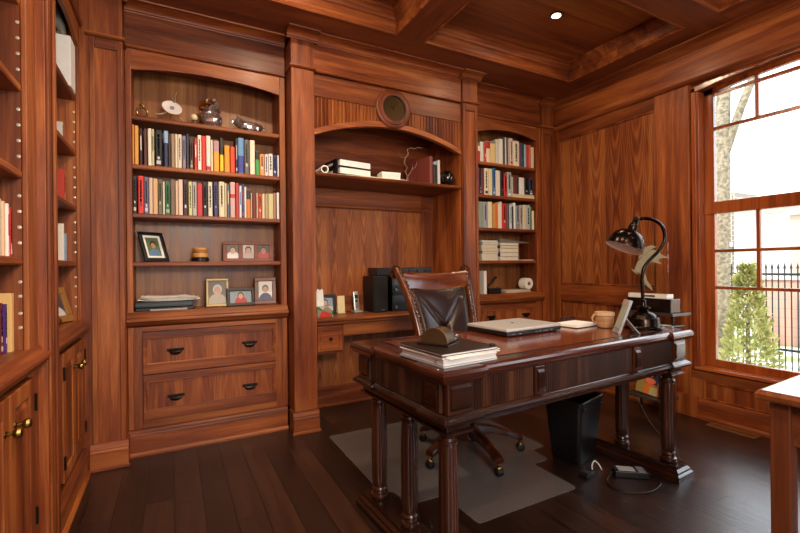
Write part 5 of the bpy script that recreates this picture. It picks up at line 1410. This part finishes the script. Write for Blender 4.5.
# leaning clear holder
t = thing('card_holder', 'clear acrylic holder leaning back beside the desk lamp', 'holder', (2.035, 1.45, ZT), math.radians(-128))
AC = NT('acrylic'); AC.b.inputs['Base Color'].default_value = srgb('C4CCD0'); AC.b.inputs['Transmission Weight'].default_value = .55; AC.b.inputs['Roughness'].default_value = .12
M = Matrix.Rotation(math.radians(-20), 4, 'X')
MB().box(-.045, 0, .002, .045, .014, .185).xf(M).build('slab', AC.m, t, False, .002)
MB().box(-.035, -.0012, .03, .035, -.0002, .165).xf(M).build('display_card', flat('A8B4A4', .3), t, False)
MB().box(-.045, -.002, .150, .045, -.0012+.0008, .184).xf(M).build('top_band', flat('B8A8A8', .2), t, False)
MB().add([(-.04, .035, .09), (.04, .035, .09), (.04, .105, 0), (-.04, .105, 0), (-.04, .039, .09), (.04, .039, .09), (.04, .111, 0), (-.04, .111, 0)], [(0,1,2,3), (7,6,5,4), (0,4,5,1), (1,5,6,2), (2,6,7,3), (3,7,4,0)]).build('prop', AC.m, t, False)
# gooseneck lamp, drawn in a vertical plane
LX, LY = 2.315, 1.475
LP_ = thing('desk_lamp', 'antique bronze gooseneck desk lamp with a dome shade', 'lamp', (LX, LY, ZT))
e = Vector((.883, -.469, 0))
LBR = flat('241C18', .22, .9, name='lamp_bronze')
PXM = .0056
def lp(px, py): return e*((px-641.5)*PXM) + Vector((0, 0, 1.15+(263.9-py)*PXM - ZT))
def lam(mb, name, mat, parent=None): return mb.build(name, mat, parent or LP_, False)
lam(MB().lathe([(.100, 0), (.102, .010), (.098, .016), (.082, .018), (.080, .024), (.080, .056), (.076, .062), (.066, .064), (.062, .074), (.050, .086), (.034, .094), (.022, .100), (.018, .106), (.034, .110), (.035, .118), (.018, .124), (.013, .145), (.017, .151), (.012, .157), (.008, .165)], seg=36), 'base', LBR)
neck = [(641.5, 302), (641.3, 290), (641, 278), (643, 268), (649, 260), (657, 252), (662.5, 244), (664, 236), (662, 228), (657, 222.5), (650, 219.5), (643, 218.8), (637, 220)]
pts = [lp(*p) for p in neck]
def smooth(P, n=5):
    out = []
    for i in range(len(P)-1):
        a, b, c, d = P[max(i-1, 0)], P[i], P[i+1], P[min(i+2, len(P)-1)]
        for k in range(n):
            t_ = k/n; out.append(.5*((2*b)+(c-a)*t_+(2*a-5*b+4*c-d)*t_*t_+(3*b-a-3*c+d)*t_**3))
    return out+[P[-1]]
lam(MB().tube(smooth(pts), .0095, 12), 'gooseneck', LBR)
ax = (lp(623.5, 247.5)-lp(635.5, 221)).normalized()          # from socket toward the mouth of the shade
zq = Vector((0, 0, 1)).rotation_difference(ax).to_matrix().to_4x4()
so = lp(636, 219.5)
lam(MB().ball(so, .015, 14, 8), 'swivel', LBR)
Ms = Matrix.Translation(so) @ zq
lam(MB().lathe([(.010, .004), (.016, .012), (.017, .030), (.022, .034), (.024, .062), (.020, .072)], seg=24, M=Ms), 'socket', LBR)
prof = []
for k in range(15):
    a = PI/2*k/14; prof.append((.022+.074*math.sin(a), .070+.098*(1-math.cos(a))))
prof += [(.098, .170), (.098, .175)]
inn = [(r_-.004, z_+.001) for r_, z_ in reversed(prof[:-1])]
rows = [[tuple(Ms @ Vector((r_*math.cos(2*PI*k/40), r_*math.sin(2*PI*k/40), z_))) for k in range(40)] for r_, z_ in prof]
sh = lam(MB().grid(rows, True, True), 'shade', LBR)
rows = [[tuple(Ms @ Vector((r_*math.cos(2*PI*k/40), r_*math.sin(2*PI*k/40), z_))) for k in range(40)] for r_, z_ in [prof[-1]]+inn]
lam(MB().grid(rows, True, True), 'shade_lining', flat('E8E0D8', .5), sh)
lam(MB().ball(Ms @ Vector((0, 0, .118)), .026, 16, 10), 'bulb', flat('E8E4DC', .3), LP_)
# cord of the lamp trailing to the desk end
def cord(name, pts, r, mat, label, cat='cord', parent=None):
    o = MB().tube(smooth([Vector(p) for p in pts], 6), r, 7).build(name, mat, parent)
    return o if parent else tag(o, label, cat)
cord('lamp_cord', [(2.40, 1.515, .797), (2.44, 1.50, .797), (2.47, 1.47, .797), (2.478, 1.42, .797), (2.44, 1.385, .797)], .004, flat('B8B4B0', .4), 'thin pale cord lying on the desk corner by the lamp')

# ------------------------------------------------------------------ floor things
BN = thing('waste_bin', 'black rectangular plastic waste bin under the desk', 'waste bin', (2.135, 1.80, .0005), math.radians(15))
def rr(w, d, z, r=.03): return [(p[0], p[1], z) for p in rounded([(-w/2, -d/2), (w/2, -d/2), (w/2, d/2), (-w/2, d/2)], r)]
H_ = .365
rows = [rr(.24, .175, .004, .03), rr(.225, .165, 0, .03)]
outer = [rr(.235, .17, 0), rr(.245, .18, .02), rr(.30, .225, H_-.03), rr(.312, .237, H_-.028), rr(.314, .239, H_-.004), rr(.308, .233, H_), rr(.296, .221, H_), rr(.290, .215, H_-.03), rr(.235, .17, .012)]
m = MB().grid(outer, True, True); m.add(outer[0], [tuple(range(len(outer[0])-1, -1, -1))]); m.add(outer[-1], [tuple(range(len(outer[-1])))])
m.build('body', flat('0A0A0B', .4, name='bin_plastic'), BN, False)
for s in (-1, 1): MB().box(s*.11-.012, -.1225, H_-.055, s*.11+.012, -.108, H_-.035).build('grip_slot', BLACKM, BN, False)

PWA = t = thing('power_adapter', 'black and silver power adapter block lying beside the desk foot', 'adapter', (2.185, 1.475, .0005), math.radians(-38))
MB().box(-.085, -.034, 0, .085, .034, .036).build('case', flat('141416', .35), t, False, .005)
MB().box(-.065, -.026, .0362, .02, .026, .0385).build('label', flat('A8A8A8', .4), t, False)
MB().box(.035, -.034, .0362, .07, .034, .0375).build('end_band', flat('80848A', .3), t, False)
PLA = t = thing('plug_adapter', 'small black plug block on the floor against the waste bin', 'adapter', (1.985, 1.585, .0005), math.radians(10))
MB().box(-.05, -.025, 0, .05, .025, .022).build('case', BLACKP, t, False, .004)
MB().box(-.03, -.02, .0222, .0, .02, .030).build('plug', flat('2A2A2C', .4), t, False)
cord('power_cord', [(2.115, 1.525, .02), (2.03, 1.50, .006), (1.98, 1.43, .006), (2.02, 1.35, .006), (2.12, 1.315, .006), (2.23, 1.335, .006), (2.27, 1.375, .006), (2.265, 1.43, .016), (2.255, 1.425, .02)], .0032, flat('0C0C0C', .5), 'black power cord looping across the floor', parent=PWA)
cord('white_cord', [(2.03, 1.59, .018), (2.04, 1.60, .04), (2.07, 1.61, .052), (2.10, 1.61, .035), (2.108, 1.60, .015), (2.10, 1.585, .007)], .0036, flat('C8C8C4', .4), 'short white cord arching from the plug block', parent=PLA)
cord('dangling_cord', [(2.60, 1.70, .30), (2.61, 1.62, .16), (2.64, 1.52, .06), (2.60, 1.44, .006), (2.56, 1.40, .006)], .003, flat('4A4642', .4), 'thin grey cord hanging down beside the desk end leg')
# ------------------------------------------------------------------ stand in the window corner with the glass marlin
ST = thing('printer_stand', 'low black stand with open shelf between the desk and the panelled wall', 'stand', (3.26, 1.94, 0))
BK = flat('1A1614', .35)
SX0, SX1, SY0, SY1 = 3.10, 3.33, 1.76, 2.16
MB().box(SX0, SY0, .775, SX1, SY1, .795).build('stand_top', flat('3A3634', .3), ST, True, .002)
MB().box(SX0+.03, 1.85, .135, SX1, SY1-.01, .150).build('lower_shelf', flat('3A3634', .3), ST, True, .002)
for (x, y) in ((SX0+.04, 1.88), (SX1-.02, 1.88), (SX0+.04, SY1-.03), (SX1-.02, SY1-.03)): 
    MB().tube([(x, y, 0), (x, y, .1349)], .009, 8).build('leg', BK, ST); MB().tube([(x, y, .1502), (x, y, .7748)], .009, 8).build('leg', BK, ST)
MB().box(SX0+.02, 1.80, .69, SX1-.01, SY1-.02, .70).build('middle_shelf', flat('3A3634', .3), ST, True, .002)
t = thing('magazine', 'colourful orange magazine cover leaning on the lower shelf of the stand', 'magazine', (3.175, 1.99, .1505), math.radians(-90))
M = Matrix.Rotation(math.radians(-14), 4, 'X') @ Matrix.Rotation(math.radians(4), 4, 'Y')
pb = MB().box(-.105, 0, .012, .105, .008, .27).xf(M).build('page_block', PAPER, t, False)
cv = MB().box(-.106, -.0015, .0115, .106, -.0001, .2705).xf(M).build('cover', flat('D8702C', .3), t, False)
for (x0, z0, x1, z1, hx) in ((-.106, .20, -.03, .27, 'C8A850'), (-.03, .225, .106, .27, 'C84828'), (.055, .09, .106, .20, 'A8B890'), (-.106, .012, -.04, .10, '9A8848'), (.0, .012, .06, .07, 'B8B078'), (-.05, .09, .055, .22, '3A4470')):
    MB().box(x0, -.0022, z0, x1, -.0016, z1).xf(M).build('printed_patch', flat(hx, .3), cv, False)
for (cx, cz, rx, rz_, hx, lay, nm) in ((.0, .175, .034, .042, '2A1410', 1, 'printed_hair'), (-.004, .168, .020, .028, 'D09070', 2, 'printed_face'), (-.004, .112, .042, .022, 'E07850', 2, 'printed_arms')):
    MB().prism([(cx+rx*math.cos(2*PI*k/18), cz+rz_*math.sin(2*PI*k/18)) for k in range(18)], 'Y', -.0024-.0004*lay, -.0022).xf(M).build(nm, flat(hx, .3), cv, False)
MP = thing('glass_sculpture', 'etched glass marlin panel on a white and black base by the window', 'sculpture', (3.16, 1.945, .7955))
MB().box(3.12, 1.785, .796, 3.24, 2.115, .895).build('plinth', flat('0C0A0A', .2, coat=.6), MP, True, .004)
MB().box(3.125, 1.815, .8955, 3.21, 2.11, .928).build('white_base', flat('E8E4DC', .3), MP, True, .003)
MB().box(3.1242, 1.90, .905, 3.1249, 2.0, .918).build('name_plate', flat('5A4A30', .3, .8), MP)
GL = NT('sculpture_glass'); GL.b.inputs['Base Color'].default_value = (.92, .97, .95, 1); GL.b.inputs['Transmission Weight'].default_value = 1; GL.b.inputs['Roughness'].default_value = .02; GL.b.inputs['IOR'].default_value = 1.15
N = 20
gy0, gy1 = 1.825, 2.10
topc = [(gy0+(gy1-gy0)*k/N, 1.235+.085*math.sin(PI*(.15+.55*(1-k/N)))) for k in range(N+1)]
MB().prism([(gy0, .9285)]+topc+[(gy1, .9285)], 'X', 3.158, 3.172).build('glass_panel', GL.m, MP)
FR = flat('A09A84', .75)
def fish(pts, name='etched_marlin'):       # (s, z): s runs from the far edge toward the near edge
    MB().prism([(gy1-s, .93+z) for s, z in pts], 'X', 3.1560, 3.1578).build(name, FR, MP)
fish([(.02, .17), (.05, .235), (.10, .29), (.155, .325), (.20, .318), (.235, .285), (.285, .262), (.235, .262), (.205, .245), (.235, .215), (.20, .225), (.16, .235), (.12, .225), (.085, .19), (.065, .150)])
fish([(.065, .150), (.085, .19), (.11, .14), (.125, .09), (.15, .06), (.165, .02), (.125, .05), (.095, .09)], 'etched_tail')
fish([(.055, .255), (.075, .315), (.11, .345), (.16, .36), (.20, .345), (.165, .333), (.11, .300)], 'etched_fin')
fish([(.03, .165), (.0, .185+.0), (.005, .17), (.03, .15), (.06, .14)], 'etched_bill')

# ------------------------------------------------------------------ side desk at the right edge
SD = thing('side_desk', 'walnut side desk at the right edge, its top bright with window glare', 'desk', (1.583, .655, 0), math.radians(3))
ringrect_ = ringrect
SDT = wood('side_desk_top', 'X', '4A200E', '703A18', '8E5428', rough=.14, coat=1.0, vary=.02)
m = ringrect(MB(), [(-.02, .728), (-.004, .73), (0, .736), (.002, .748), (-.004, .757), (-.012, .76)], .0, 1.30, -.62, .0)
m.build('desktop', SDT, SD, False)
SDX = wood('side_desk_x', 'X', '34160A', '562A13', '74401F', vary=.03); SDZ = wood('side_desk_z', 'Z', '34160A', '562A13', '74401F', vary=.03)
MB().box(.045, -.58, .60, 1.25, -.045, .727).build('apron', SDX, SD, False, .003)
for (x, y) in ((.028, -.075), (1.20, -.075), (.028, -.595), (1.20, -.595)):
    MB().box(x, y, 0, x+.05 if x > 1 else x+.055, y+.05, .7275).build('leg', SDZ, SD, False, .004)
# floor register
FV = thing('floor_register', 'brown metal floor register with slotted grille below the window', 'floor vent', (3.46, 1.53, .0004))
FV.location = (3.40, 1.53, .0004); ROOTS['floor_register'] = Matrix.Translation((3.40, 1.53, .0004)).inverted()
FVM = flat('8A5A34', .4, .2)
fx0, fx1, fy0, fy1 = 3.335, 3.425, 1.385, 1.675
m = MB().box(fx0, fy0, .0005, fx1, fy0+.012, .006).box(fx0, fy1-.012, .0005, fx1, fy1, .006).box(fx0, fy0+.012, .0005, fx0+.016, fy1-.012, .006).box(fx1-.016, fy0+.012, .0005, fx1, fy1-.012, .006)
m.build('frame', FVM, FV, True, .001)
MB().box(fx0+.016, fy0+.012, .0005, fx1-.016, fy1-.012, .0015).build('duct', flat('0C0806', .8), FV)
m = MB()
for k in range(24):
    y = fy0+.012+(fy1-fy0-.024)*(k+.5)/24; m.box(fx0+.016, y-.003, .0018, fx1-.016, y+.003, .0055)
m.build('grille_slat', FVM, FV)

# ------------------------------------------------------------------ outside the windows
def outground():
    T = NT('snowy_lawn'); tc = T.n('ShaderNodeTexCoord'); n_ = T.n('ShaderNodeTexNoise', Scale=1.3, Detail=5.0); T.l(tc.outputs['Object'], n_.inputs['Vector'])
    r_ = T.n('ShaderNodeValToRGB'); T.l(n_.outputs['Fac'], r_.inputs['Fac']); r_.color_ramp.elements[0].position = .45; r_.color_ramp.elements[0].color = srgb('7A8A50'); r_.color_ramp.elements[1].position = .52; r_.color_ramp.elements[1].color = srgb('D8D4CC')
    T.l(r_.outputs[0], T.b.inputs['Base Color']); T.b.inputs['Roughness'].default_value = .9; return T.m
struct('ground', MB().box(XR+.16, -12, -.36, 26, 14, -.30), outground())
ZG = -.30
def siding(name, h1, pitch=.16):
    T = NT(name); tc = T.n('ShaderNodeTexCoord'); sp = T.n('ShaderNodeSeparateXYZ'); T.l(tc.outputs['Object'], sp.inputs[0])
    fz = T.math('FRACT', T.math('DIVIDE', sp.outputs[2], pitch)); bp = T.n('ShaderNodeBump', Strength=.8, Distance=.02); T.l(fz, bp.inputs['Height']); T.l(bp.outputs[0], T.b.inputs['Normal'])
    g = T.math('GREATER_THAN', fz, .06); mx = T.n('ShaderNodeMix', data_type='RGBA'); T.l(g, mx.inputs['Factor']); c = srgb(h1); mx.inputs['A'].default_value = tuple(q*.7 for q in c[:3])+(1,); mx.inputs['B'].default_value = c
    T.l(mx.outputs['Result'], T.b.inputs['Base Color']); T.b.inputs['Roughness'].default_value = .7; return T.m
HS = thing('neighbour_house', 'pale sided neighbouring house seen through the window', 'house', (13, 3, ZG))
MB().box(12, -2.5, ZG, 16, 5.35, 2.45).build('wall', siding('pale_siding', 'B8B0A8'), HS)
MB().prism([(-2.9, 2.451), (5.38, 2.451), (1.3, 3.6)], 'X', 11.6, 16.4).build('roof', flat('E8E4DC', .8), HS)
HB = thing('brick_house', 'tan brick house corner behind the tree trunk', 'house', (12, 7, ZG))
BRK = NT('tan_brick'); tc = BRK.n('ShaderNodeTexCoord'); bt = BRK.n('ShaderNodeTexBrick', Scale=4.0); mp_ = BRK.n('ShaderNodeMapping'); mp_.inputs['Rotation'].default_value = (0, PI/2, 0); BRK.l(tc.outputs['Object'], mp_.inputs['Vector']); BRK.l(mp_.outputs[0], bt.inputs['Vector'])
bt.inputs['Color1'].default_value = srgb('6A5E4C'); bt.inputs['Color2'].default_value = srgb('5C5040'); bt.inputs['Mortar'].default_value = srgb('B8AC9C'); BRK.l(bt.outputs['Color'], BRK.b.inputs['Base Color'])
MB().box(12.2, 5.42, ZG, 16, 9, 2.9).build('wall', BRK.m, HB)
MB().box(12.05, 5.40, 1.55, 12.19, 6.6, 1.66).build('stone_band', flat('A8A49C', .8), HB)
HT = thing('garden_wall', 'salmon sided wall behind the iron fence', 'wall', (9.5, 2.8, ZG))
MB().box(9.4, -2, ZG, 9.6, 3.84, .85).build('wall_body', siding('salmon_siding', 'A07868'), HT)
MB().box(9.35, -2.02, .8505, 9.65, 3.86, .90).build('wall_cap', flat('C8B8AC', .8), HT)
TH = thing('tan_house', 'tan sided house edge beyond the fence', 'house', (11.4, 1, ZG))
MB().box(11, -2, ZG, 11.8, 3.93, 2.1).build('wall', siding('tan_siding', 'A89484'), TH)
MB().box(10.9, -2.05, 2.1005, 11.85, 3.97, 2.2).build('roof_edge', flat('D8D0C8', .8), TH)
HT.name = 'garden_screen'; ROOTS['garden_screen'] = ROOTS['garden_wall']
# iron fence
FN = thing('iron_fence', 'black iron picket fence with spear tips beyond the shrubs', 'fence', (7, 2.4, ZG))
IRON = flat('1A1C1E', .5, .4)
for z in (.98, .0): MB().box(6.985, -1.5, z, 7.015, 4.2, z+.03).build('rail', IRON, FN)
y = 2.1
while y < 3.5:
    p_ = MB().box(6.994, y-.006, ZG, 7.006, y+.006, 1.07)
    p_.add([(6.988, y-.013, 1.07), (7.012, y-.013, 1.07), (7.012, y+.013, 1.07), (6.988, y+.013, 1.07), (7, y, 1.15)], [(0,1,4), (1,2,4), (2,3,4), (3,0,4), (3,2,1,0)])
    p_.build('picket', IRON, FN); y += .066
# tree trunk
TR = thing('tree', 'bare pale tree trunk standing just outside the window', 'tree', (6.0, 2.80, ZG))
BARK = NT('pale_bark'); tc = BARK.n('ShaderNodeTexCoord'); n_ = BARK.n('ShaderNodeTexNoise', Scale=26.0, Detail=6.0, Distortion=.3); BARK.l(tc.outputs['Object'], n_.inputs['Vector']); r_ = BARK.n('ShaderNodeValToRGB'); BARK.l(n_.outputs['Fac'], r_.inputs['Fac'])
r_.color_ramp.elements[0].position = .35; r_.color_ramp.elements[0].color = srgb('5A5240'); r_.color_ramp.elements[1].position = .65; r_.color_ramp.elements[1].color = srgb('8A806A'); BARK.l(r_.outputs[0], BARK.b.inputs['Base Color']); BARK.b.inputs['Roughness'].default_value = .9
bp_ = BARK.n('ShaderNodeBump', Strength=.6, Distance=.03); BARK.l(n_.outputs['Fac'], bp_.inputs['Height']); BARK.l(bp_.outputs[0], BARK.b.inputs['Normal'])
MB().tube(smooth([Vector(p) for p in [(6.0, 2.82, ZG), (6.0, 2.81, .6), (6.0, 2.805, 1.5), (6.02, 2.80, 2.2), (6.02, 2.79, 3.0), (6.05, 2.76, 4.2)]], 5), [.075]*26, 16).build('trunk', BARK.m, TR)
MB().tube([(6.02, 2.77, 2.5), (6.05, 2.62, 3.0), (6.1, 2.45, 3.5), (6.1, 2.2, 4.2)], [.05, .045, .04, .03], 10).build('branch', BARK.m, TR)
MB().tube([(6.02, 2.82, 2.6), (6.0, 3.0, 3.2), (6.0, 3.1, 4.0)], [.045, .04, .03], 10).build('branch', BARK.m, TR)
# evergreen shrubs: dense sprays of scale leaves round a stem
LEAF = NT('conifer_leaf'); oi = LEAF.n('ShaderNodeTexCoord'); n_ = LEAF.n('ShaderNodeTexNoise', Scale=7.0, Detail=4.0); LEAF.l(oi.outputs['Object'], n_.inputs['Vector']); r_ = LEAF.n('ShaderNodeValToRGB'); LEAF.l(n_.outputs['Fac'], r_.inputs['Fac'])
r_.color_ramp.elements[0].position = .35; r_.color_ramp.elements[0].color = srgb('868C44'); r_.color_ramp.elements[1].position = .62; r_.color_ramp.elements[1].color = srgb('C8C888'); LEAF.l(r_.outputs[0], LEAF.b.inputs['Base Color']); LEAF.b.inputs['Roughness'].default_value = .8
def shrub(x, y, h, r, label):
    t = thing('evergreen_shrub', label, 'shrub', (x, y, ZG))
    MB().tube([(0, 0, 0), (0, 0, h*.9)], [.035, .008], 8).build('stem', BARK.m, t, False)
    R = random.Random(int(x*100+y*10)); m = MB()
    for k in range(3000):
        u = R.random()**.75; z = h*(.02+.98*u)
        prof_ = r*(.35+.65*math.sin(PI*min(1, .12+.9*(1-u))**.9))*(1-u*.35) if u < .95 else r*.18
        prof_ = r*(.22+.78*(1-u)**1.4)*(.8+.35*R.random())*(1 if u < .93 else .5)
        a = R.uniform(0, 2*PI); rad = prof_*math.sqrt(R.uniform(.35, 1))
        c = Vector((rad*math.cos(a), rad*math.sin(a), z))
        d = Vector((math.cos(a)*.7+R.uniform(-.5, .5), math.sin(a)*.7+R.uniform(-.5, .5), R.uniform(.1, 1))).normalized()
        s = d.cross(Vector((R.uniform(-1, 1), R.uniform(-1, 1), R.uniform(-1, 1)))).normalized()
        L = R.uniform(.03, .065); w = L*.28
        m.add([c-s*w*.5, c+d*L*.5-s*w, c+d*L, c+d*L*.5+s*w, c+s*w*.5], [(0, 1, 2, 3, 4)])
    m.build('foliage', LEAF.m, t, False)
shrub(5.35, 2.27, 1.42, .36, 'pointed yellow-green evergreen shrub, centred below the window mullion')
shrub(5.1, 1.55, .85, .34, 'low yellow-green evergreen shrub at the window edge')

# ------------------------------------------------------------------ light
w = bpy.data.worlds.new('sky'); SC.world = w; w.use_nodes = True
bg = w.node_tree.nodes['Background']; bg.inputs['Color'].default_value = (.86, .93, 1.0, 1); bg.inputs['Strength'].default_value = WORLD
def light(name, typ, loc, energy, col, rot=(0, 0, 0), **kw):
    l_ = bpy.data.lights.new(name, typ); l_.energy = energy; l_.color = col
    for k, v in kw.items(): setattr(l_, k, v)
    o = bpy.data.objects.new(name, l_); o.location = loc; o.rotation_euler = rot; COL.objects.link(o); return o
light('sun', 'SUN', (0, 0, 10), 4.0, (1, .95, .86), (0, math.radians(-42), math.radians(8)), angle=.02)
for i, (a, b) in enumerate(WIN):
    p_ = light('window_portal', 'AREA', (XR+.13, (a+b)/2, (WS+WT)/2), 1, (1, 1, 1), (0, math.radians(90), 0), shape='RECTANGLE', size=WT-WS, size_y=b-a)
    p_.data.cycles.is_portal = True
p_ = light('window_portal', 'AREA', ((FW[0]+FW[1])/2, YF-.05, (FW[2]+FW[3])/2), 1, (1, 1, 1), (math.radians(90), 0, 0), shape='RECTANGLE', size=FW[1]-FW[0], size_y=FW[3]-FW[2])
p_.data.cycles.is_portal = True
for i, (x, y) in enumerate(LAMPS):
    light('downlight_lamp', 'AREA', (x, y, ZC-.016), LAMP_W*LPOW[i]/24, (1, .78, .54), (0, 0, 0), shape='DISK', size=.10)

light('added_front_fill', 'POINT', (.35, -.9, 2.0), FRONT, (1, .84, .66), shadow_soft_size=.28)  # added unseen fill light behind the viewer, without a fixture
# ------------------------------------------------------------------ camera
cam = bpy.data.cameras.new('camera'); co = bpy.data.objects.new('camera', cam); COL.objects.link(co)
cam.sensor_width = 36; cam.lens = 428.7/800*36; cam.clip_start = .05; cam.clip_end = 100
cam.shift_y = 0.0
yaw, roll = math.radians(28), math.radians(.62)
fwd = Vector((math.sin(yaw), math.cos(yaw), 0)); rt = Vector((math.cos(yaw), -math.sin(yaw), 0)); up = Vector((0, 0, 1))
r2 = rt*math.cos(roll)-up*math.sin(roll); u2 = up*math.cos(roll)+rt*math.sin(roll)
mw = Matrix((( r2.x, u2.x, -fwd.x, 0), (r2.y, u2.y, -fwd.y, 0), (r2.z, u2.z, -fwd.z, 1.15), (0, 0, 0, 1)))
co.matrix_world = mw
SC.camera = co
vs = SC.view_settings
vs.view_transform = 'Standard'; vs.look = 'None'; vs.exposure = EXPO; vs.gamma = 1.0; vs.use_curve_mapping = False
SC.cycles.use_denoising = True
SC.cycles.max_bounces = 10; SC.cycles.diffuse_bounces = 6; SC.cycles.transparent_max_bounces = 12
SC.cycles.sample_clamp_indirect = 6.0
bpy.context.view_layer.update()
